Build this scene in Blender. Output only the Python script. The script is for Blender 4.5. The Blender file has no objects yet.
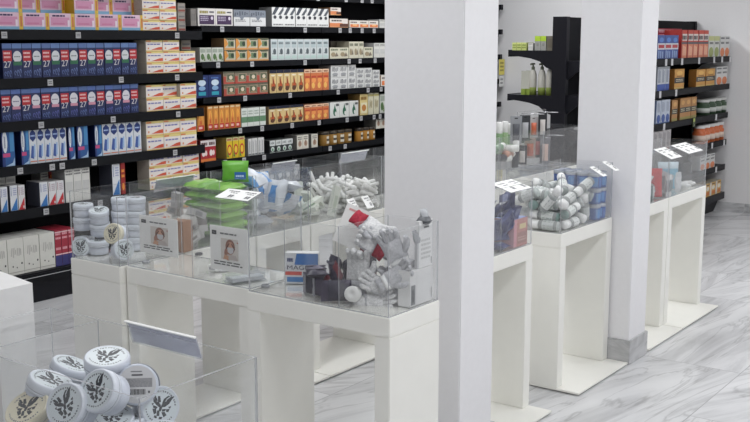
import bpy, math, random
from mathutils import Vector, Matrix, Quaternion
SC = bpy.context.scene
COL = SC.collection
rnd = random.Random(7)

# ------------------------------------------------------------------ camera model
FPX, CX, CY, H = 1037.0, 375.0, 211.0, 1.70
PITCH, YAW = math.radians(9.45), math.radians(53.9)
FW = Vector((math.sin(YAW)*math.cos(PITCH), math.cos(YAW)*math.cos(PITCH), -math.sin(PITCH)))
RT = Vector((math.cos(YAW), -math.sin(YAW), 0.0))
UP = RT.cross(FW)
CAM = Vector((0, 0, H))
def ray(px, py): return FW + RT*((px-CX)/FPX) - UP*((py-CY)/FPX)
def atx(px, py, x): d = ray(px, py); return CAM + d*(x/d.x)
def aty(px, py, y): d = ray(px, py); return CAM + d*(y/d.y)
def atz(px, py, z): d = ray(px, py); return CAM + d*((z-H)/d.z)
def proj(p):
    v = Vector(p)-CAM; w = v.dot(FW)
    return CX+FPX*v.dot(RT)/w, CY-FPX*v.dot(UP)/w
def x_of(px, y, z):                      # x of the point at (y, z) that shows in column px
    t = (px-CX)/FPX; a = RT - FW*t
    return -(a.y*y + a.z*(z-H))/a.x
def y_of(px, x, z):
    t = (px-CX)/FPX; a = RT - FW*t
    return -(a.x*x + a.z*(z-H))/a.y
def z_of(py, x, y):
    t = -(py-CY)/FPX; a = UP - FW*t
    return H - (a.x*x + a.y*y)/a.z
def cdir(r, u, t): return (RT*r + UP*u - FW*t).normalized()

# ------------------------------------------------------------------ materials
def lin(c):
    c = c/255.0
    return c/12.92 if c <= .04045 else ((c+.055)/1.055)**2.4
MATS = {}
def new_mat(name):
    m = bpy.data.materials.new(name); m.use_nodes = True
    nt = m.node_tree; b = nt.nodes['Principled BSDF']
    return m, nt, b
def C(r, g, b, rough=.45, metal=0.0, var=.05, alpha=1.0):
    key = (r, g, b, rough, metal, var, alpha)
    if key in MATS: return MATS[key]
    m, nt, p = new_mat('paint_%d_%d_%d' % (r, g, b))
    col = (lin(r), lin(g), lin(b), 1)
    if var > 0:
        tc = nt.nodes.new('ShaderNodeTexCoord'); nz = nt.nodes.new('ShaderNodeTexNoise')
        nz.inputs['Scale'].default_value = 35; nz.inputs['Detail'].default_value = 2
        nt.links.new(tc.outputs['Object'], nz.inputs['Vector'])
        mx = nt.nodes.new('ShaderNodeMix'); mx.data_type = 'RGBA'
        mx.inputs[6].default_value = tuple(min(1, c*(1-var)) for c in col[:3])+(1,)
        mx.inputs[7].default_value = tuple(min(1, c*(1+var)) for c in col[:3])+(1,)
        nt.links.new(nz.outputs['Fac'], mx.inputs[0]); nt.links.new(mx.outputs[2], p.inputs['Base Color'])
    else:
        p.inputs['Base Color'].default_value = col
    p.inputs['Roughness'].default_value = rough; p.inputs['Metallic'].default_value = metal
    if alpha < 1:
        tr = nt.nodes.new('ShaderNodeBsdfTransparent'); ms = nt.nodes.new('ShaderNodeMixShader')
        ms.inputs[0].default_value = alpha
        out = nt.nodes['Material Output']
        nt.links.new(tr.outputs[0], ms.inputs[1]); nt.links.new(p.outputs[0], ms.inputs[2]); nt.links.new(ms.outputs[0], out.inputs['Surface'])
    MATS[key] = m
    return m

def acrylic(name, tint, gloss_extra, haze, rough=.03):
    m = bpy.data.materials.new(name); m.use_nodes = True; nt = m.node_tree
    nt.nodes.remove(nt.nodes['Principled BSDF']); out = nt.nodes['Material Output']
    geo = nt.nodes.new('ShaderNodeNewGeometry')
    ior = nt.nodes.new('ShaderNodeMix'); ior.data_type = 'FLOAT'
    ior.inputs[2].default_value = 1.49; ior.inputs[3].default_value = 1/1.49
    nt.links.new(geo.outputs['Backfacing'], ior.inputs[0])
    fr = nt.nodes.new('ShaderNodeFresnel'); nt.links.new(ior.outputs[0], fr.inputs['IOR'])
    ad = nt.nodes.new('ShaderNodeMath'); ad.operation = 'ADD'; ad.use_clamp = True; ad.inputs[1].default_value = gloss_extra
    nt.links.new(fr.outputs[0], ad.inputs[0])
    tr = nt.nodes.new('ShaderNodeBsdfTransparent'); tr.inputs[0].default_value = (*tint, 1)
    df = nt.nodes.new('ShaderNodeBsdfDiffuse'); df.inputs[0].default_value = (.8, .81, .84, 1)
    gl = nt.nodes.new('ShaderNodeBsdfGlossy'); gl.inputs['Roughness'].default_value = rough
    tc = nt.nodes.new('ShaderNodeTexCoord'); nz = nt.nodes.new('ShaderNodeTexNoise'); nz.inputs['Scale'].default_value = 6; nz.inputs['Detail'].default_value = 3
    nt.links.new(tc.outputs['Object'], nz.inputs['Vector'])
    mp = nt.nodes.new('ShaderNodeMapRange'); mp.inputs[1].default_value = .3; mp.inputs[2].default_value = .8
    mp.inputs[3].default_value = haze*.4; mp.inputs[4].default_value = haze*1.6
    nt.links.new(nz.outputs['Fac'], mp.inputs[0])
    m1 = nt.nodes.new('ShaderNodeMixShader'); nt.links.new(mp.outputs[0], m1.inputs[0])
    nt.links.new(tr.outputs[0], m1.inputs[1]); nt.links.new(df.outputs[0], m1.inputs[2])
    m2 = nt.nodes.new('ShaderNodeMixShader'); nt.links.new(ad.outputs[0], m2.inputs[0])
    nt.links.new(m1.outputs[0], m2.inputs[1]); nt.links.new(gl.outputs[0], m2.inputs[2])
    nt.links.new(m2.outputs[0], out.inputs['Surface'])
    return m
ACR = acrylic('acrylic_sheet', (.994, .996, .996), 0.0, .007)
ACR_EDGE = acrylic('acrylic_edge', (.66, .68, .70), .12, .50)
FILM = acrylic('clear_film', (.95, .96, .97), .02, .08, .35)

def marble(name, tile=True, bright=1.0):
    m, nt, p = new_mat(name); N = nt.nodes.new; L = nt.links.new
    tc = N('ShaderNodeTexCoord')
    br = N('ShaderNodeTexBrick'); br.offset = .5
    br.inputs['Color1'].default_value = (0, 0, 0, 1); br.inputs['Color2'].default_value = (1, 1, 1, 1); br.inputs['Mortar'].default_value = (.5, .5, .5, 1)
    br.inputs['Scale'].default_value = 1.0; br.inputs['Mortar Size'].default_value = .0022
    br.inputs['Brick Width'].default_value = 1.5; br.inputs['Row Height'].default_value = .75
    L(tc.outputs['Object'], br.inputs['Vector'])
    # per-tile offset and turn of the veins
    sep = N('ShaderNodeSeparateColor'); L(br.outputs['Color'], sep.inputs[0])
    ang = N('ShaderNodeMath'); ang.operation = 'MULTIPLY_ADD'; ang.inputs[1].default_value = 1.3; ang.inputs[2].default_value = -.35; L(sep.outputs[0], ang.inputs[0])
    rot = N('ShaderNodeVectorRotate'); rot.rotation_type = 'Z_AXIS'; L(tc.outputs['Object'], rot.inputs['Vector'])
    if tile: L(ang.outputs[0], rot.inputs['Angle'])
    off = N('ShaderNodeMath'); off.operation = 'MULTIPLY'; off.inputs[1].default_value = 9.0; L(sep.outputs[0], off.inputs[0])
    cmb = N('ShaderNodeCombineXYZ'); L(off.outputs[0], cmb.inputs[1]); L(off.outputs[0], cmb.inputs[2])
    add = N('ShaderNodeVectorMath'); add.operation = 'ADD'; L(rot.outputs[0], add.inputs[0]); L(cmb.outputs[0], add.inputs[1])
    mp = N('ShaderNodeMapping'); mp.inputs['Scale'].default_value = (.55, 3.4, 2.0) if tile else (1.5, 2.5, 7.0); L(add.outputs[0], mp.inputs['Vector'])
    n1 = N('ShaderNodeTexNoise'); n1.inputs['Scale'].default_value = 1.6; n1.inputs['Detail'].default_value = 9; n1.inputs['Roughness'].default_value = .62; n1.inputs['Distortion'].default_value = 1.1
    L(mp.outputs[0], n1.inputs['Vector'])
    r1 = N('ShaderNodeValToRGB'); e = r1.color_ramp
    e.elements[0].position = .30; e.elements[0].color = (.41*bright, .41*bright, .42*bright, 1)
    e.elements[1].position = .66; e.elements[1].color = (.70*bright, .70*bright, .71*bright, 1)
    k = e.elements.new(.44); k.color = (.56*bright, .56*bright, .57*bright, 1)
    k = e.elements.new(.52); k.color = (.65*bright, .65*bright, .66*bright, 1)
    L(n1.outputs['Fac'], r1.inputs[0])
    # thin dark veins
    n2 = N('ShaderNodeTexNoise'); n2.inputs['Scale'].default_value = 1.1; n2.inputs['Detail'].default_value = 5; n2.inputs['Distortion'].default_value = 1.6
    L(mp.outputs[0], n2.inputs['Vector'])
    sb = N('ShaderNodeMath'); sb.operation = 'SUBTRACT'; sb.inputs[1].default_value = .5; L(n2.outputs['Fac'], sb.inputs[0])
    ab = N('ShaderNodeMath'); ab.operation = 'ABSOLUTE'; L(sb.outputs[0], ab.inputs[0])
    mr = N('ShaderNodeMapRange'); mr.inputs[1].default_value = 0; mr.inputs[2].default_value = .018; mr.inputs[3].default_value = .66; mr.inputs[4].default_value = 1.0; L(ab.outputs[0], mr.inputs[0])
    mu = N('ShaderNodeMix'); mu.data_type = 'RGBA'; mu.blend_type = 'MULTIPLY'; mu.inputs[0].default_value = .8
    L(r1.outputs[0], mu.inputs[6]); L(mr.outputs[0], mu.inputs[7])
    if tile:
        jm = N('ShaderNodeMix'); jm.data_type = 'RGBA'; L(br.outputs['Fac'], jm.inputs[0]); L(mu.outputs[2], jm.inputs[6]); jm.inputs[7].default_value = (.33, .33, .34, 1)
        L(jm.outputs[2], p.inputs['Base Color'])
    else: L(mu.outputs[2], p.inputs['Base Color'])
    p.inputs['Roughness'].default_value = .28; p.inputs['Specular IOR Level'].default_value = .4
    return m
MARBLE = marble('marble_floor'); MARBLE_TRIM = marble('marble_trim', False, .82)

def plaster(name, col, scale=60, bump=.05):
    m, nt, p = new_mat(name); N = nt.nodes.new; L = nt.links.new
    tc = N('ShaderNodeTexCoord'); nz = N('ShaderNodeTexNoise'); nz.inputs['Scale'].default_value = scale; nz.inputs['Detail'].default_value = 4
    L(tc.outputs['Object'], nz.inputs['Vector'])
    mx = N('ShaderNodeMix'); mx.data_type = 'RGBA'; c = [lin(x) for x in col]
    mx.inputs[6].default_value = (*[x*.97 for x in c], 1); mx.inputs[7].default_value = (*[min(1, x*1.03) for x in c], 1)
    L(nz.outputs['Fac'], mx.inputs[0]); L(mx.outputs[2], p.inputs['Base Color'])
    bp = N('ShaderNodeBump'); bp.inputs['Strength'].default_value = bump; bp.inputs['Distance'].default_value = .002
    L(nz.outputs['Fac'], bp.inputs['Height']); L(bp.outputs[0], p.inputs['Normal'])
    p.inputs['Roughness'].default_value = .7
    return m
WALLP = plaster('wall_paint', (222, 221, 222)); PILLARP = plaster('pillar_paint', (232, 231, 233), 40)
CEILP = plaster('ceiling_paint', (235, 235, 235))
LAM = plaster('white_laminate', (238, 237, 231), 12, .01); LAM.node_tree.nodes['Principled BSDF'].inputs['Roughness'].default_value = .38
BLK = plaster('black_steel', (28, 28, 33), 80, .02); BLK.node_tree.nodes['Principled BSDF'].inputs['Roughness'].default_value = .42
BLK2 = plaster('black_panel', (22, 22, 26), 80, .02)
RAIL = plaster('rail_plastic', (19, 20, 24), 50, .01); RAIL.node_tree.nodes['Principled BSDF'].inputs['Roughness'].default_value = .5
for _m in (BLK, BLK2, RAIL): _m.node_tree.nodes['Principled BSDF'].inputs['Specular IOR Level'].default_value = .16
def knit(name, a, b, scale=700):
    m, nt, p = new_mat(name); N = nt.nodes.new; L = nt.links.new
    tc = N('ShaderNodeTexCoord'); v = N('ShaderNodeTexVoronoi'); v.inputs['Scale'].default_value = scale; L(tc.outputs['Object'], v.inputs['Vector'])
    n = N('ShaderNodeTexNoise'); n.inputs['Scale'].default_value = 120; L(tc.outputs['Object'], n.inputs['Vector'])
    mm = N('ShaderNodeMath'); mm.operation = 'MULTIPLY'; L(v.outputs['Distance'], mm.inputs[0]); mm.inputs[1].default_value = 1.0
    mx = N('ShaderNodeMix'); mx.data_type = 'RGBA'; mx.inputs[6].default_value = (*[lin(x) for x in a], 1); mx.inputs[7].default_value = (*[lin(x) for x in b], 1)
    ad = N('ShaderNodeMath'); ad.operation = 'ADD'; ad.use_clamp = True; L(mm.outputs[0], ad.inputs[0])
    sc = N('ShaderNodeMapRange'); sc.inputs[1].default_value = .35; sc.inputs[2].default_value = .65; sc.inputs[3].default_value = -.25; sc.inputs[4].default_value = .3; L(n.outputs['Fac'], sc.inputs[0]); L(sc.outputs[0], ad.inputs[1])
    L(ad.outputs[0], mx.inputs[0]); L(mx.outputs[2], p.inputs['Base Color']); p.inputs['Roughness'].default_value = .9
    return m
KNIT = knit('grey_knit', (162, 163, 167), (198, 198, 202), 300); KNITW = knit('white_knit', (176, 176, 178), (232, 232, 232))
KNITR = knit('red_knit', (130, 28, 48), (182, 52, 70))

# ------------------------------------------------------------------ mesh builder
class MB:
    def __init__(s): s.v = []; s.f = []; s.m = []; s.mats = []; s.sm = []; s.T = Matrix.Identity(4)
    def mi(s, mat):
        if mat not in s.mats: s.mats.append(mat)
        return s.mats.index(mat)
    def add(s, pts): i = len(s.v); s.v += [tuple(s.T @ Vector(p)) for p in pts]; return i
    def face(s, idx, mat, smooth=False): s.f.append(tuple(idx)); s.m.append(s.mi(mat)); s.sm.append(smooth)
    def poly(s, pts, mat): i = s.add(pts); s.face(range(i, i+len(pts)), mat)
    def box(s, x0, x1, y0, y1, z0, z1, mat, **k):   # k: per-face materials xm xp ym yp zm zp
        i = s.add([(x0,y0,z0),(x1,y0,z0),(x1,y1,z0),(x0,y1,z0),(x0,y0,z1),(x1,y0,z1),(x1,y1,z1),(x0,y1,z1)])
        for n, q in (('zm',(0,3,2,1)),('zp',(4,5,6,7)),('ym',(0,1,5,4)),('xp',(1,2,6,5)),('yp',(2,3,7,6)),('xm',(3,0,4,7))):
            s.face([i+a for a in q], k.get(n, mat))
    def prism(s, pts, z0, z1, mat):                 # pts counter-clockwise in xy
        n = len(pts); i = s.add([(x,y,z0) for x,y in pts]+[(x,y,z1) for x,y in pts])
        s.face([i+n-1-a for a in range(n)], mat); s.face([i+n+a for a in range(n)], mat)
        for a in range(n): b = (a+1) % n; s.face((i+a, i+b, i+n+b, i+n+a), mat)
    def lathe(s, prof, mats, n=20, smooth=True):    # prof [(r,z)...], mats one or one per segment
        rings = []
        for r, z in prof:
            if r < 1e-6: rings.append([s.add([(0,0,z)])]*n)
            else:
                i = s.add([(r*math.cos(2*math.pi*k/n), r*math.sin(2*math.pi*k/n), z) for k in range(n)]); rings.append(list(range(i, i+n)))
        for j in range(len(prof)-1):
            m = mats[j] if isinstance(mats, (list, tuple)) else mats
            A, B = rings[j], rings[j+1]
            for k in range(n):
                q = [A[k], A[(k+1) % n], B[(k+1) % n], B[k]]
                u = []
                for x in q:
                    if x not in u: u.append(x)
                if len(u) > 2: s.face(u, m, smooth)
    def tube(s, pts, rad, mat, n=8, cap=True):
        pts = [Vector(p) for p in pts]; rad = rad if isinstance(rad, (list, tuple)) else [rad]*len(pts); rings = []
        up = Vector((0,0,1)); prev = None
        for i, p in enumerate(pts):
            d = (pts[min(i+1, len(pts)-1)]-pts[max(i-1, 0)]).normalized()
            if prev is None: a = d.orthogonal().normalized()
            else: a = (prev - d*prev.dot(d)); a = a.normalized() if a.length > 1e-6 else d.orthogonal().normalized()
            prev = a; b = d.cross(a)
            k = s.add([p + (a*math.cos(2*math.pi*t/n)+b*math.sin(2*math.pi*t/n))*rad[i] for t in range(n)]); rings.append(k)
        for i in range(len(pts)-1):
            for t in range(n): s.face((rings[i]+t, rings[i]+(t+1) % n, rings[i+1]+(t+1) % n, rings[i+1]+t), mat, True)
        if cap:
            s.face([rings[0]+n-1-t for t in range(n)], mat); s.face([rings[-1]+t for t in range(n)], mat)
    def disc(s, cx, cz, rx, rz, y, mat, n=16):      # decal ellipse facing -y
        s.poly([(cx+rx*math.cos(2*math.pi*k/n), y, cz+rz*math.sin(2*math.pi*k/n)) for k in range(n)], mat)
    def pillow(s, w, h, t, mat, nx=8, ny=8, wr=.0, seed=0, mat2=None, rim=.0):   # padded pack in the xy plane
        r = random.Random(seed); ph = [r.uniform(0, 6.28) for _ in range(6)]
        def hgt(u, v):
            e = max(0, (1-abs(u)**2.6))*max(0, (1-abs(v)**2.6))
            return t/2*(e**.45) + wr*e**.3*(math.sin(5*u+4*v+ph[0])*.5+math.sin(9*v-3*u+ph[1])*.3+math.sin(11*u+7*v+ph[2])*.25)
        for side in (1, -1):
            g = []
            for j in range(ny+1):
                for i in range(nx+1):
                    u, v = -1+2*i/nx, -1+2*j/ny
                    k = 1-.05*(1-abs(v)**2) * (abs(u) > .99) - .0
                    z = max(rim, hgt(u, v)) if side > 0 else -max(rim, hgt(u, v+.3) if wr else hgt(u, v))
                    if abs(u) > .999 or abs(v) > .999: z = 0
                    g.append((w/2*u*k, h/2*v, z))
            b = s.add(g)
            for j in range(ny):
                for i in range(nx):
                    q = [b+j*(nx+1)+i, b+j*(nx+1)+i+1, b+(j+1)*(nx+1)+i+1, b+(j+1)*(nx+1)+i]
                    mm = mat
                    if mat2 is not None and mat2(-1+2*(i+.5)/nx, -1+2*(j+.5)/ny, side) is not None: mm = mat2(-1+2*(i+.5)/nx, -1+2*(j+.5)/ny, side)
                    s.face(q if side > 0 else q[::-1], mm, True)
    def mesh(s, name, bevel=0):
        me = bpy.data.meshes.new(name); me.from_pydata(s.v, [], s.f)
        for m in s.mats: me.materials.append(m)
        me.polygons.foreach_set('material_index', s.m); me.polygons.foreach_set('use_smooth', s.sm)
        me.update()
        if bevel:
            import bmesh
            b = bmesh.new(); b.from_mesh(me)
            bmesh.ops.bevel(b, geom=b.edges[:], offset=bevel, segments=2, affect='EDGES', clamp_overlap=True)
            b.to_mesh(me); b.free()
        return me
    def build(s, name, parent=None, bevel=0): return link(name, s.mesh(name, bevel), parent)

def link(name, me, parent=None):
    o = bpy.data.objects.new(name, me); COL.objects.link(o)
    if parent is not None: o.parent = parent
    return o
def tag(o, label, cat, group=None):
    o['label'] = label; o['category'] = cat
    if group: o['group'] = group
    return o
def thing(name, label, cat, loc=(0,0,0), rot=None, group=None):
    o = bpy.data.objects.new(name, None); COL.objects.link(o); o.empty_display_size = .05
    place(o, loc, rot); return tag(o, label, cat, group)
def place(o, loc, rot=None):
    o.location = loc
    if rot is not None:
        if isinstance(rot, Quaternion): o.rotation_mode = 'QUATERNION'; o.rotation_quaternion = rot
        else: o.rotation_euler = rot
def dup(root, loc, rot=None, label=None, group=None):
    r = root.copy(); COL.objects.link(r); place(r, loc, rot)
    if label: r['label'] = label
    if group: r['group'] = group
    for ch in list(root.children):
        c = ch.copy(); COL.objects.link(c); c.parent = r
        for g in list(ch.children):
            d = g.copy(); COL.objects.link(d); d.parent = c
    return r
def structure(o): o['kind'] = 'structure'; return o
ORD = ['first','second','third','fourth','fifth','sixth','seventh','eighth','ninth','tenth','eleventh','twelfth','thirteenth','fourteenth','fifteenth','sixteenth','seventeenth','eighteenth','nineteenth','twentieth']
def ordinal(i): return ORD[i] if i < 20 else 'twenty ' + ORD[i-20]
def quat_to(n, spin=0.0):                 # +Z to n, then a turn about n
    q = Vector((0,0,1)).rotation_difference(Vector(n)); return Quaternion(Vector(n).normalized(), spin) @ q

_txt = {}
def glyphs(s):                            # flat outlines of characters, unit cap height, as triangles
    if s in _txt: return _txt[s]
    cu = bpy.data.curves.new('t', 'FONT'); cu.body = s; cu.size = 1.0
    o = bpy.data.objects.new('t', cu); COL.objects.link(o)
    me = bpy.data.meshes.new_from_object(o.evaluated_get(bpy.context.evaluated_depsgraph_get()))
    vs = [tuple(v.co) for v in me.vertices]; fs = [tuple(p.vertices) for p in me.polygons]
    bpy.data.objects.remove(o); bpy.data.curves.remove(cu); bpy.data.meshes.remove(me)
    x0 = min(v[0] for v in vs); x1 = max(v[0] for v in vs); y0 = min(v[1] for v in vs); y1 = max(v[1] for v in vs)
    _txt[s] = ([((v[0]-x0)/(x1-x0), (v[1]-y0)/(y1-y0)) for v in vs], fs); return _txt[s]
def text_on(mb, s, x0, x1, z0, z1, y, mat):        # characters in the xz plane facing -y
    vs, fs = glyphs(s); i = mb.add([(x0+u*(x1-x0), y, z0+v*(z1-z0)) for u, v in vs])
    for f in fs: mb.face([i+a for a in f], mat)
def bars_on(mb, x0, x1, z0, z1, y, mat, n=2, seed=0):   # lines of small unreadable print
    r = random.Random(seed)
    h = (z1-z0)/(2*n-1) if n > 1 else (z1-z0)
    for k in range(n):
        z = z1-(2*k+1)*h if n > 1 else z0; x = x0
        while x < x1-.002*0:
            w = (x1-x0)*r.uniform(.12, .3); xe = min(x1, x+w)
            mb.poly([(x,y,z),(xe,y,z),(xe,y,z+h),(x,y,z+h)], mat); x = xe+(x1-x0)*.04
            if x1-x < (x1-x0)*.08: break
SIM = {
  'bottles': '126,166,25,566,-625,331,424;276,155,24,697,621,-339,122;81,131,24,134,-24,-707,-694;189,206,25,119,-144,692,-697;354,154,25,616,584,398,-347;25,95,25,289,-289,-645,-645;158,25,24,157,689,-157,-689;283,260,25,521,479,520,478;160,181,58,738,-586,-297,-153;375,163,69,251,-261,672,646;290,202,81,516,36,-837,178;96,206,68,340,120,671,-648;246,259,75,3,707,9,-708;340,38,78,812,178,-142,-537;141,102,93,345,666,634,-187;195,154,95,184,-241,-677,-671;247,77,85,218,-600,597,486;156,25,86,764,-35,643,-41;304,82,40,558,623,-466,290;244,260,124,551,443,-551,-444;54,115,65,493,-502,475,529;25,67,155,501,179,-286,797;346,136,112,573,687,-443,67;80,203,117,493,103,698,509;77,78,116,578,497,-440,474;219,175,143,304,204,797,-480;177,58,131,513,404,-680,-334;278,156,129,13,-206,628,-751;361,79,145,807,-582,-69,77;281,134,195,770,-83,527,349;25,206,153,477,-741,-398,-256;315,191,176,594,-248,633,-430;77,188,166,719,-683,83,99;321,39,180,395,503,-654,-405;293,258,181,713,253,-544,-361;164,179,162,578,728,-58,363',
  'sticks': '222,123,12,428,-292,-644,562;232,59,12,543,-453,543,453;131,26,12,381,-675,-212,596;287,116,12,599,599,-376,376;60,68,12,52,705,-52,705;288,54,34,555,812,148,-101;152,62,12,482,-699,-104,518;71,229,12,84,699,109,-702;232,272,12,636,308,-636,-308;13,145,12,234,-234,667,667;74,269,12,327,-647,286,-627;156,231,12,387,365,605,-592;154,91,12,355,-705,54,612;20,231,50,591,-782,-101,-170;194,254,28,675,211,-584,-398;47,13,45,183,815,420,356;228,219,12,346,-655,267,-617;90,208,12,662,62,704,250;54,246,25,631,-104,-743,198;91,172,12,691,448,-547,-149;35,137,25,196,45,790,-579;221,167,12,655,-346,617,-267;288,213,36,549,-565,442,429;47,145,48,649,527,104,-539;136,234,42,563,395,-490,-536;122,212,37,398,518,-482,-585;227,193,12,655,346,-617,-267;50,66,38,645,-443,602,158;272,110,36,108,-67,-855,503;224,13,37,685,-176,-684,176;51,36,25,785,-374,482,-109;113,273,52,805,51,587,70;224,249,68,117,836,425,-327;262,209,37,499,-507,-493,-501;106,164,33,438,169,-509,-722;163,54,37,404,678,202,580;231,197,40,273,-338,-589,-681;288,103,78,641,725,-188,167;216,114,37,514,99,700,486;111,190,48,306,-186,854,-376;249,107,55,268,549,-582,537;198,84,61,211,55,705,675;146,247,63,595,267,732,199;119,167,61,603,667,-364,-245;54,273,83,647,-83,755,-71;34,242,79,7,752,-593,287;209,273,90,345,-193,73,-916;33,169,66,103,-187,-405,889;191,161,37,704,-674,18,-223;137,36,85,7,717,0,-697;143,40,60,38,609,-340,715;68,29,51,518,504,676,143;287,231,60,613,595,362,-373;42,96,41,342,694,274,-572;108,34,51,337,362,-469,-732;100,12,75,468,-532,-486,512;125,142,47,458,759,-79,-457;262,160,71,82,67,638,-763;287,211,111,268,-487,728,401;287,234,126,245,-444,-755,-416;268,233,75,835,519,185,5;59,144,71,439,478,-550,525;53,111,93,585,688,-232,362;194,12,91,562,-429,-429,562;79,246,98,666,-121,707,204;233,47,45,474,-402,-750,-226;266,54,84,196,87,659,-721;206,31,105,574,-122,809,-24;197,74,86,546,321,694,342;127,111,37,288,642,281,-652;86,101,81,597,-654,317,340;36,74,92,700,-690,10,181;108,42,108,596,439,-547,-390;61,13,108,424,576,489,499;28,63,116,81,437,751,-488;213,12,120,94,-536,-60,837;123,84,92,933,227,273,-52;66,167,101,261,48,-736,-622;272,128,101,236,-479,594,602;201,227,75,607,163,768,-125;127,143,76,347,-190,817,-419;235,213,104,401,545,-212,705;201,156,59,508,688,242,-459;159,47,136,439,-769,385,-260;128,112,94,524,237,765,288;147,222,68,809,-79,-580,50;148,231,106,565,685,-459,16;147,174,91,849,184,-461,-181;202,198,89,683,81,724,-47;173,144,91,281,679,402,546;236,161,108,726,-125,469,-486;177,95,71,816,101,385,420;265,235,110,454,-867,-181,-94;125,121,120,423,529,-285,-679;114,96,124,239,-745,265,-563;108,72,135,235,-593,33,-770;96,144,128,268,-670,243,-648;255,91,118,809,-495,203,-242;287,62,130,739,-439,261,440;213,199,120,820,-260,486,154;270,233,149,752,564,40,-338;215,241,119,435,-288,-734,435;203,263,137,210,-64,-969,109;248,34,126,510,121,-768,-369;58,272,130,332,-569,-269,702;181,39,156,432,701,424,376;196,206,139,271,486,190,809;165,160,120,396,-163,708,-561;111,208,110,151,-652,-601,437;225,128,130,564,265,572,-533;92,210,131,739,421,485,-203;36,255,159,173,979,-79,78;171,127,134,27,-219,529,819;20,213,113,888,-416,13,197;50,213,133,123,133,499,848;138,273,151,712,-53,698,-54;159,245,142,790,76,564,-227;103,239,134,280,-254,-112,919;141,242,160,542,536,-647,13;124,180,163,466,708,-246,470;88,168,141,785,488,19,382;247,56,142,603,-559,-500,272;192,109,148,689,-671,258,89;12,133,119,639,769,-26,21;71,52,146,443,769,-278,367',
  'purple': '205,194,13,707,0,0,707;169,68,13,350,0,0,937;160,143,79,598,-598,-378,378;73,177,38,59,-705,59,705;188,185,142,231,661,-713,-23;221,96,39,12,0,0,-1000;203,192,162,706,-229,38,-669;145,40,89,73,382,-767,510;109,158,38,688,163,688,-163;196,99,92,591,469,516,-407;46,49,38,668,-233,668,233;246,56,104,507,507,493,493;74,163,88,913,0,0,-407;157,41,162,460,888,7,-13;110,102,65,460,686,169,538',
  'silver': '75,68,15,963,0,0,270;79,192,15,830,0,0,557;112,72,45,800,0,0,600;130,178,27,783,275,185,526;42,15,51,695,695,-129,129;84,255,43,604,604,-367,367;107,51,75,72,0,0,997;31,147,33,708,230,89,-662;128,129,62,882,-428,96,174;44,215,36,129,-330,85,931;130,179,78,720,-685,111,-3;127,232,87,400,120,-535,-735;43,44,95,178,449,871,95;134,220,127,187,-753,-613,148;73,135,69,485,-510,662,-255;155,231,178,40,-706,40,-706;29,37,122,140,693,692,144;131,153,116,677,354,-335,551;113,58,105,301,0,0,954;18,98,54,212,675,-297,-641;77,26,148,978,2,209,-7;39,126,93,364,739,-564,60;130,100,117,262,-72,-851,450;37,213,70,48,309,-145,-939',
  'navy': '113,211,15,469,0,0,-883;42,55,15,707,0,0,-707;121,131,43,360,12,-216,907;82,126,68,531,169,135,-819;144,237,66,6,970,2,-242;68,63,81,358,-444,798,194;65,248,141,116,-74,837,530;155,66,56,125,-696,620,341;68,15,123,156,-156,690,690;168,63,144,592,387,-355,-612;147,63,201,129,369,-179,-903;45,55,176,645,-302,189,676;170,191,125,684,-181,-560,432;46,111,169,664,-200,-318,-647;63,171,118,72,-17,976,204;99,236,197,99,132,526,-834',
  'bags': '160,152,25,238,0,0,971;288,73,103,620,-157,340,689;259,157,103,689,-340,-157,-620;300,78,192,696,-132,62,-703;90,161,75,424,0,0,906;82,97,155,656,661,252,262;221,255,55,707,-707,0,0;195,57,162,824,33,-565,23;60,186,175,659,-257,659,257;300,229,179,560,388,417,-601;105,228,175,627,-326,627,326;60,81,257,695,174,57,-695',
  'flat': '98,144,10,977,0,0,211;122,137,30,812,0,0,583;197,181,42,188,-582,-681,402;74,120,45,790,57,-178,-585;82,90,73,974,-36,-183,-128;189,10,84,581,581,-404,404;120,186,50,657,0,0,754;213,270,80,500,-500,500,500;27,170,53,37,706,-650,278;157,141,69,62,-434,-30,-898',
  'mixc': '77,101,60,410,684,-518,-310;173,206,23,236,103,25,-966;43,232,56,440,-898,0,0;148,132,37,153,235,78,-957;139,38,43,590,389,591,-389;33,190,94,677,203,-576,-411;43,62,42,701,96,-701,96;123,90,98,781,-553,24,-290;89,195,104,489,-591,-474,433;171,204,80,355,187,-914,63;37,70,125,69,-441,-138,884;154,137,118,774,-60,-400,487',
  'mixd': '91,98,12,980,0,0,-198;212,173,12,761,0,0,-649;63,79,68,397,-564,-360,-628;220,168,36,1000,0,0,-3;147,81,71,691,-328,463,-449;80,170,37,528,-118,176,823;43,15,60,707,-707,5,-5;191,14,63,9,35,-707,706;117,236,33,690,-147,-153,-692',
}
# ------------------------------------------------------------------ the room
XW, YB, XL, YN, ZC = 10.30, 6.20, -2.6, -3.4, 3.05
def slab(name, b, mat): mb = MB(); mb.box(*b, mat); return structure(mb.build(name))
slab('floor', (XL, XW, YN, YB, -.10, 0), MARBLE)
slab('ceiling', (XL, XW, YN, YB, ZC, ZC+.1), CEILP)
slab('wall_back', (XL, XW, YB, YB+.1, 0, ZC), WALLP)
slab('wall_right', (XW, XW+.1, YN, YB, 0, ZC), WALLP)
slab('wall_left', (XL-.1, XL, YN, YB, 0, ZC), WALLP)
slab('wall_front', (XL, XW, YN-.1, YN, 0, ZC), WALLP)
slab('baseboard_right', (XW-.015, XW, YN, YB, 0, .095), MARBLE_TRIM)
def pillar(x0, x1, y0, y1):
    mb = MB(); mb.box(x0, x1, y0, y1, 0, ZC, PILLARP); o = structure(mb.build('pillar', None, .004))
    s = MB(); s.box(x0-.012, x1+.012, y0-.012, y1+.012, 0, .13, MARBLE_TRIM); structure(s.build('skirting', o, .002))
pillar(3.345, 3.602, 2.03, 2.395)
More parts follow.
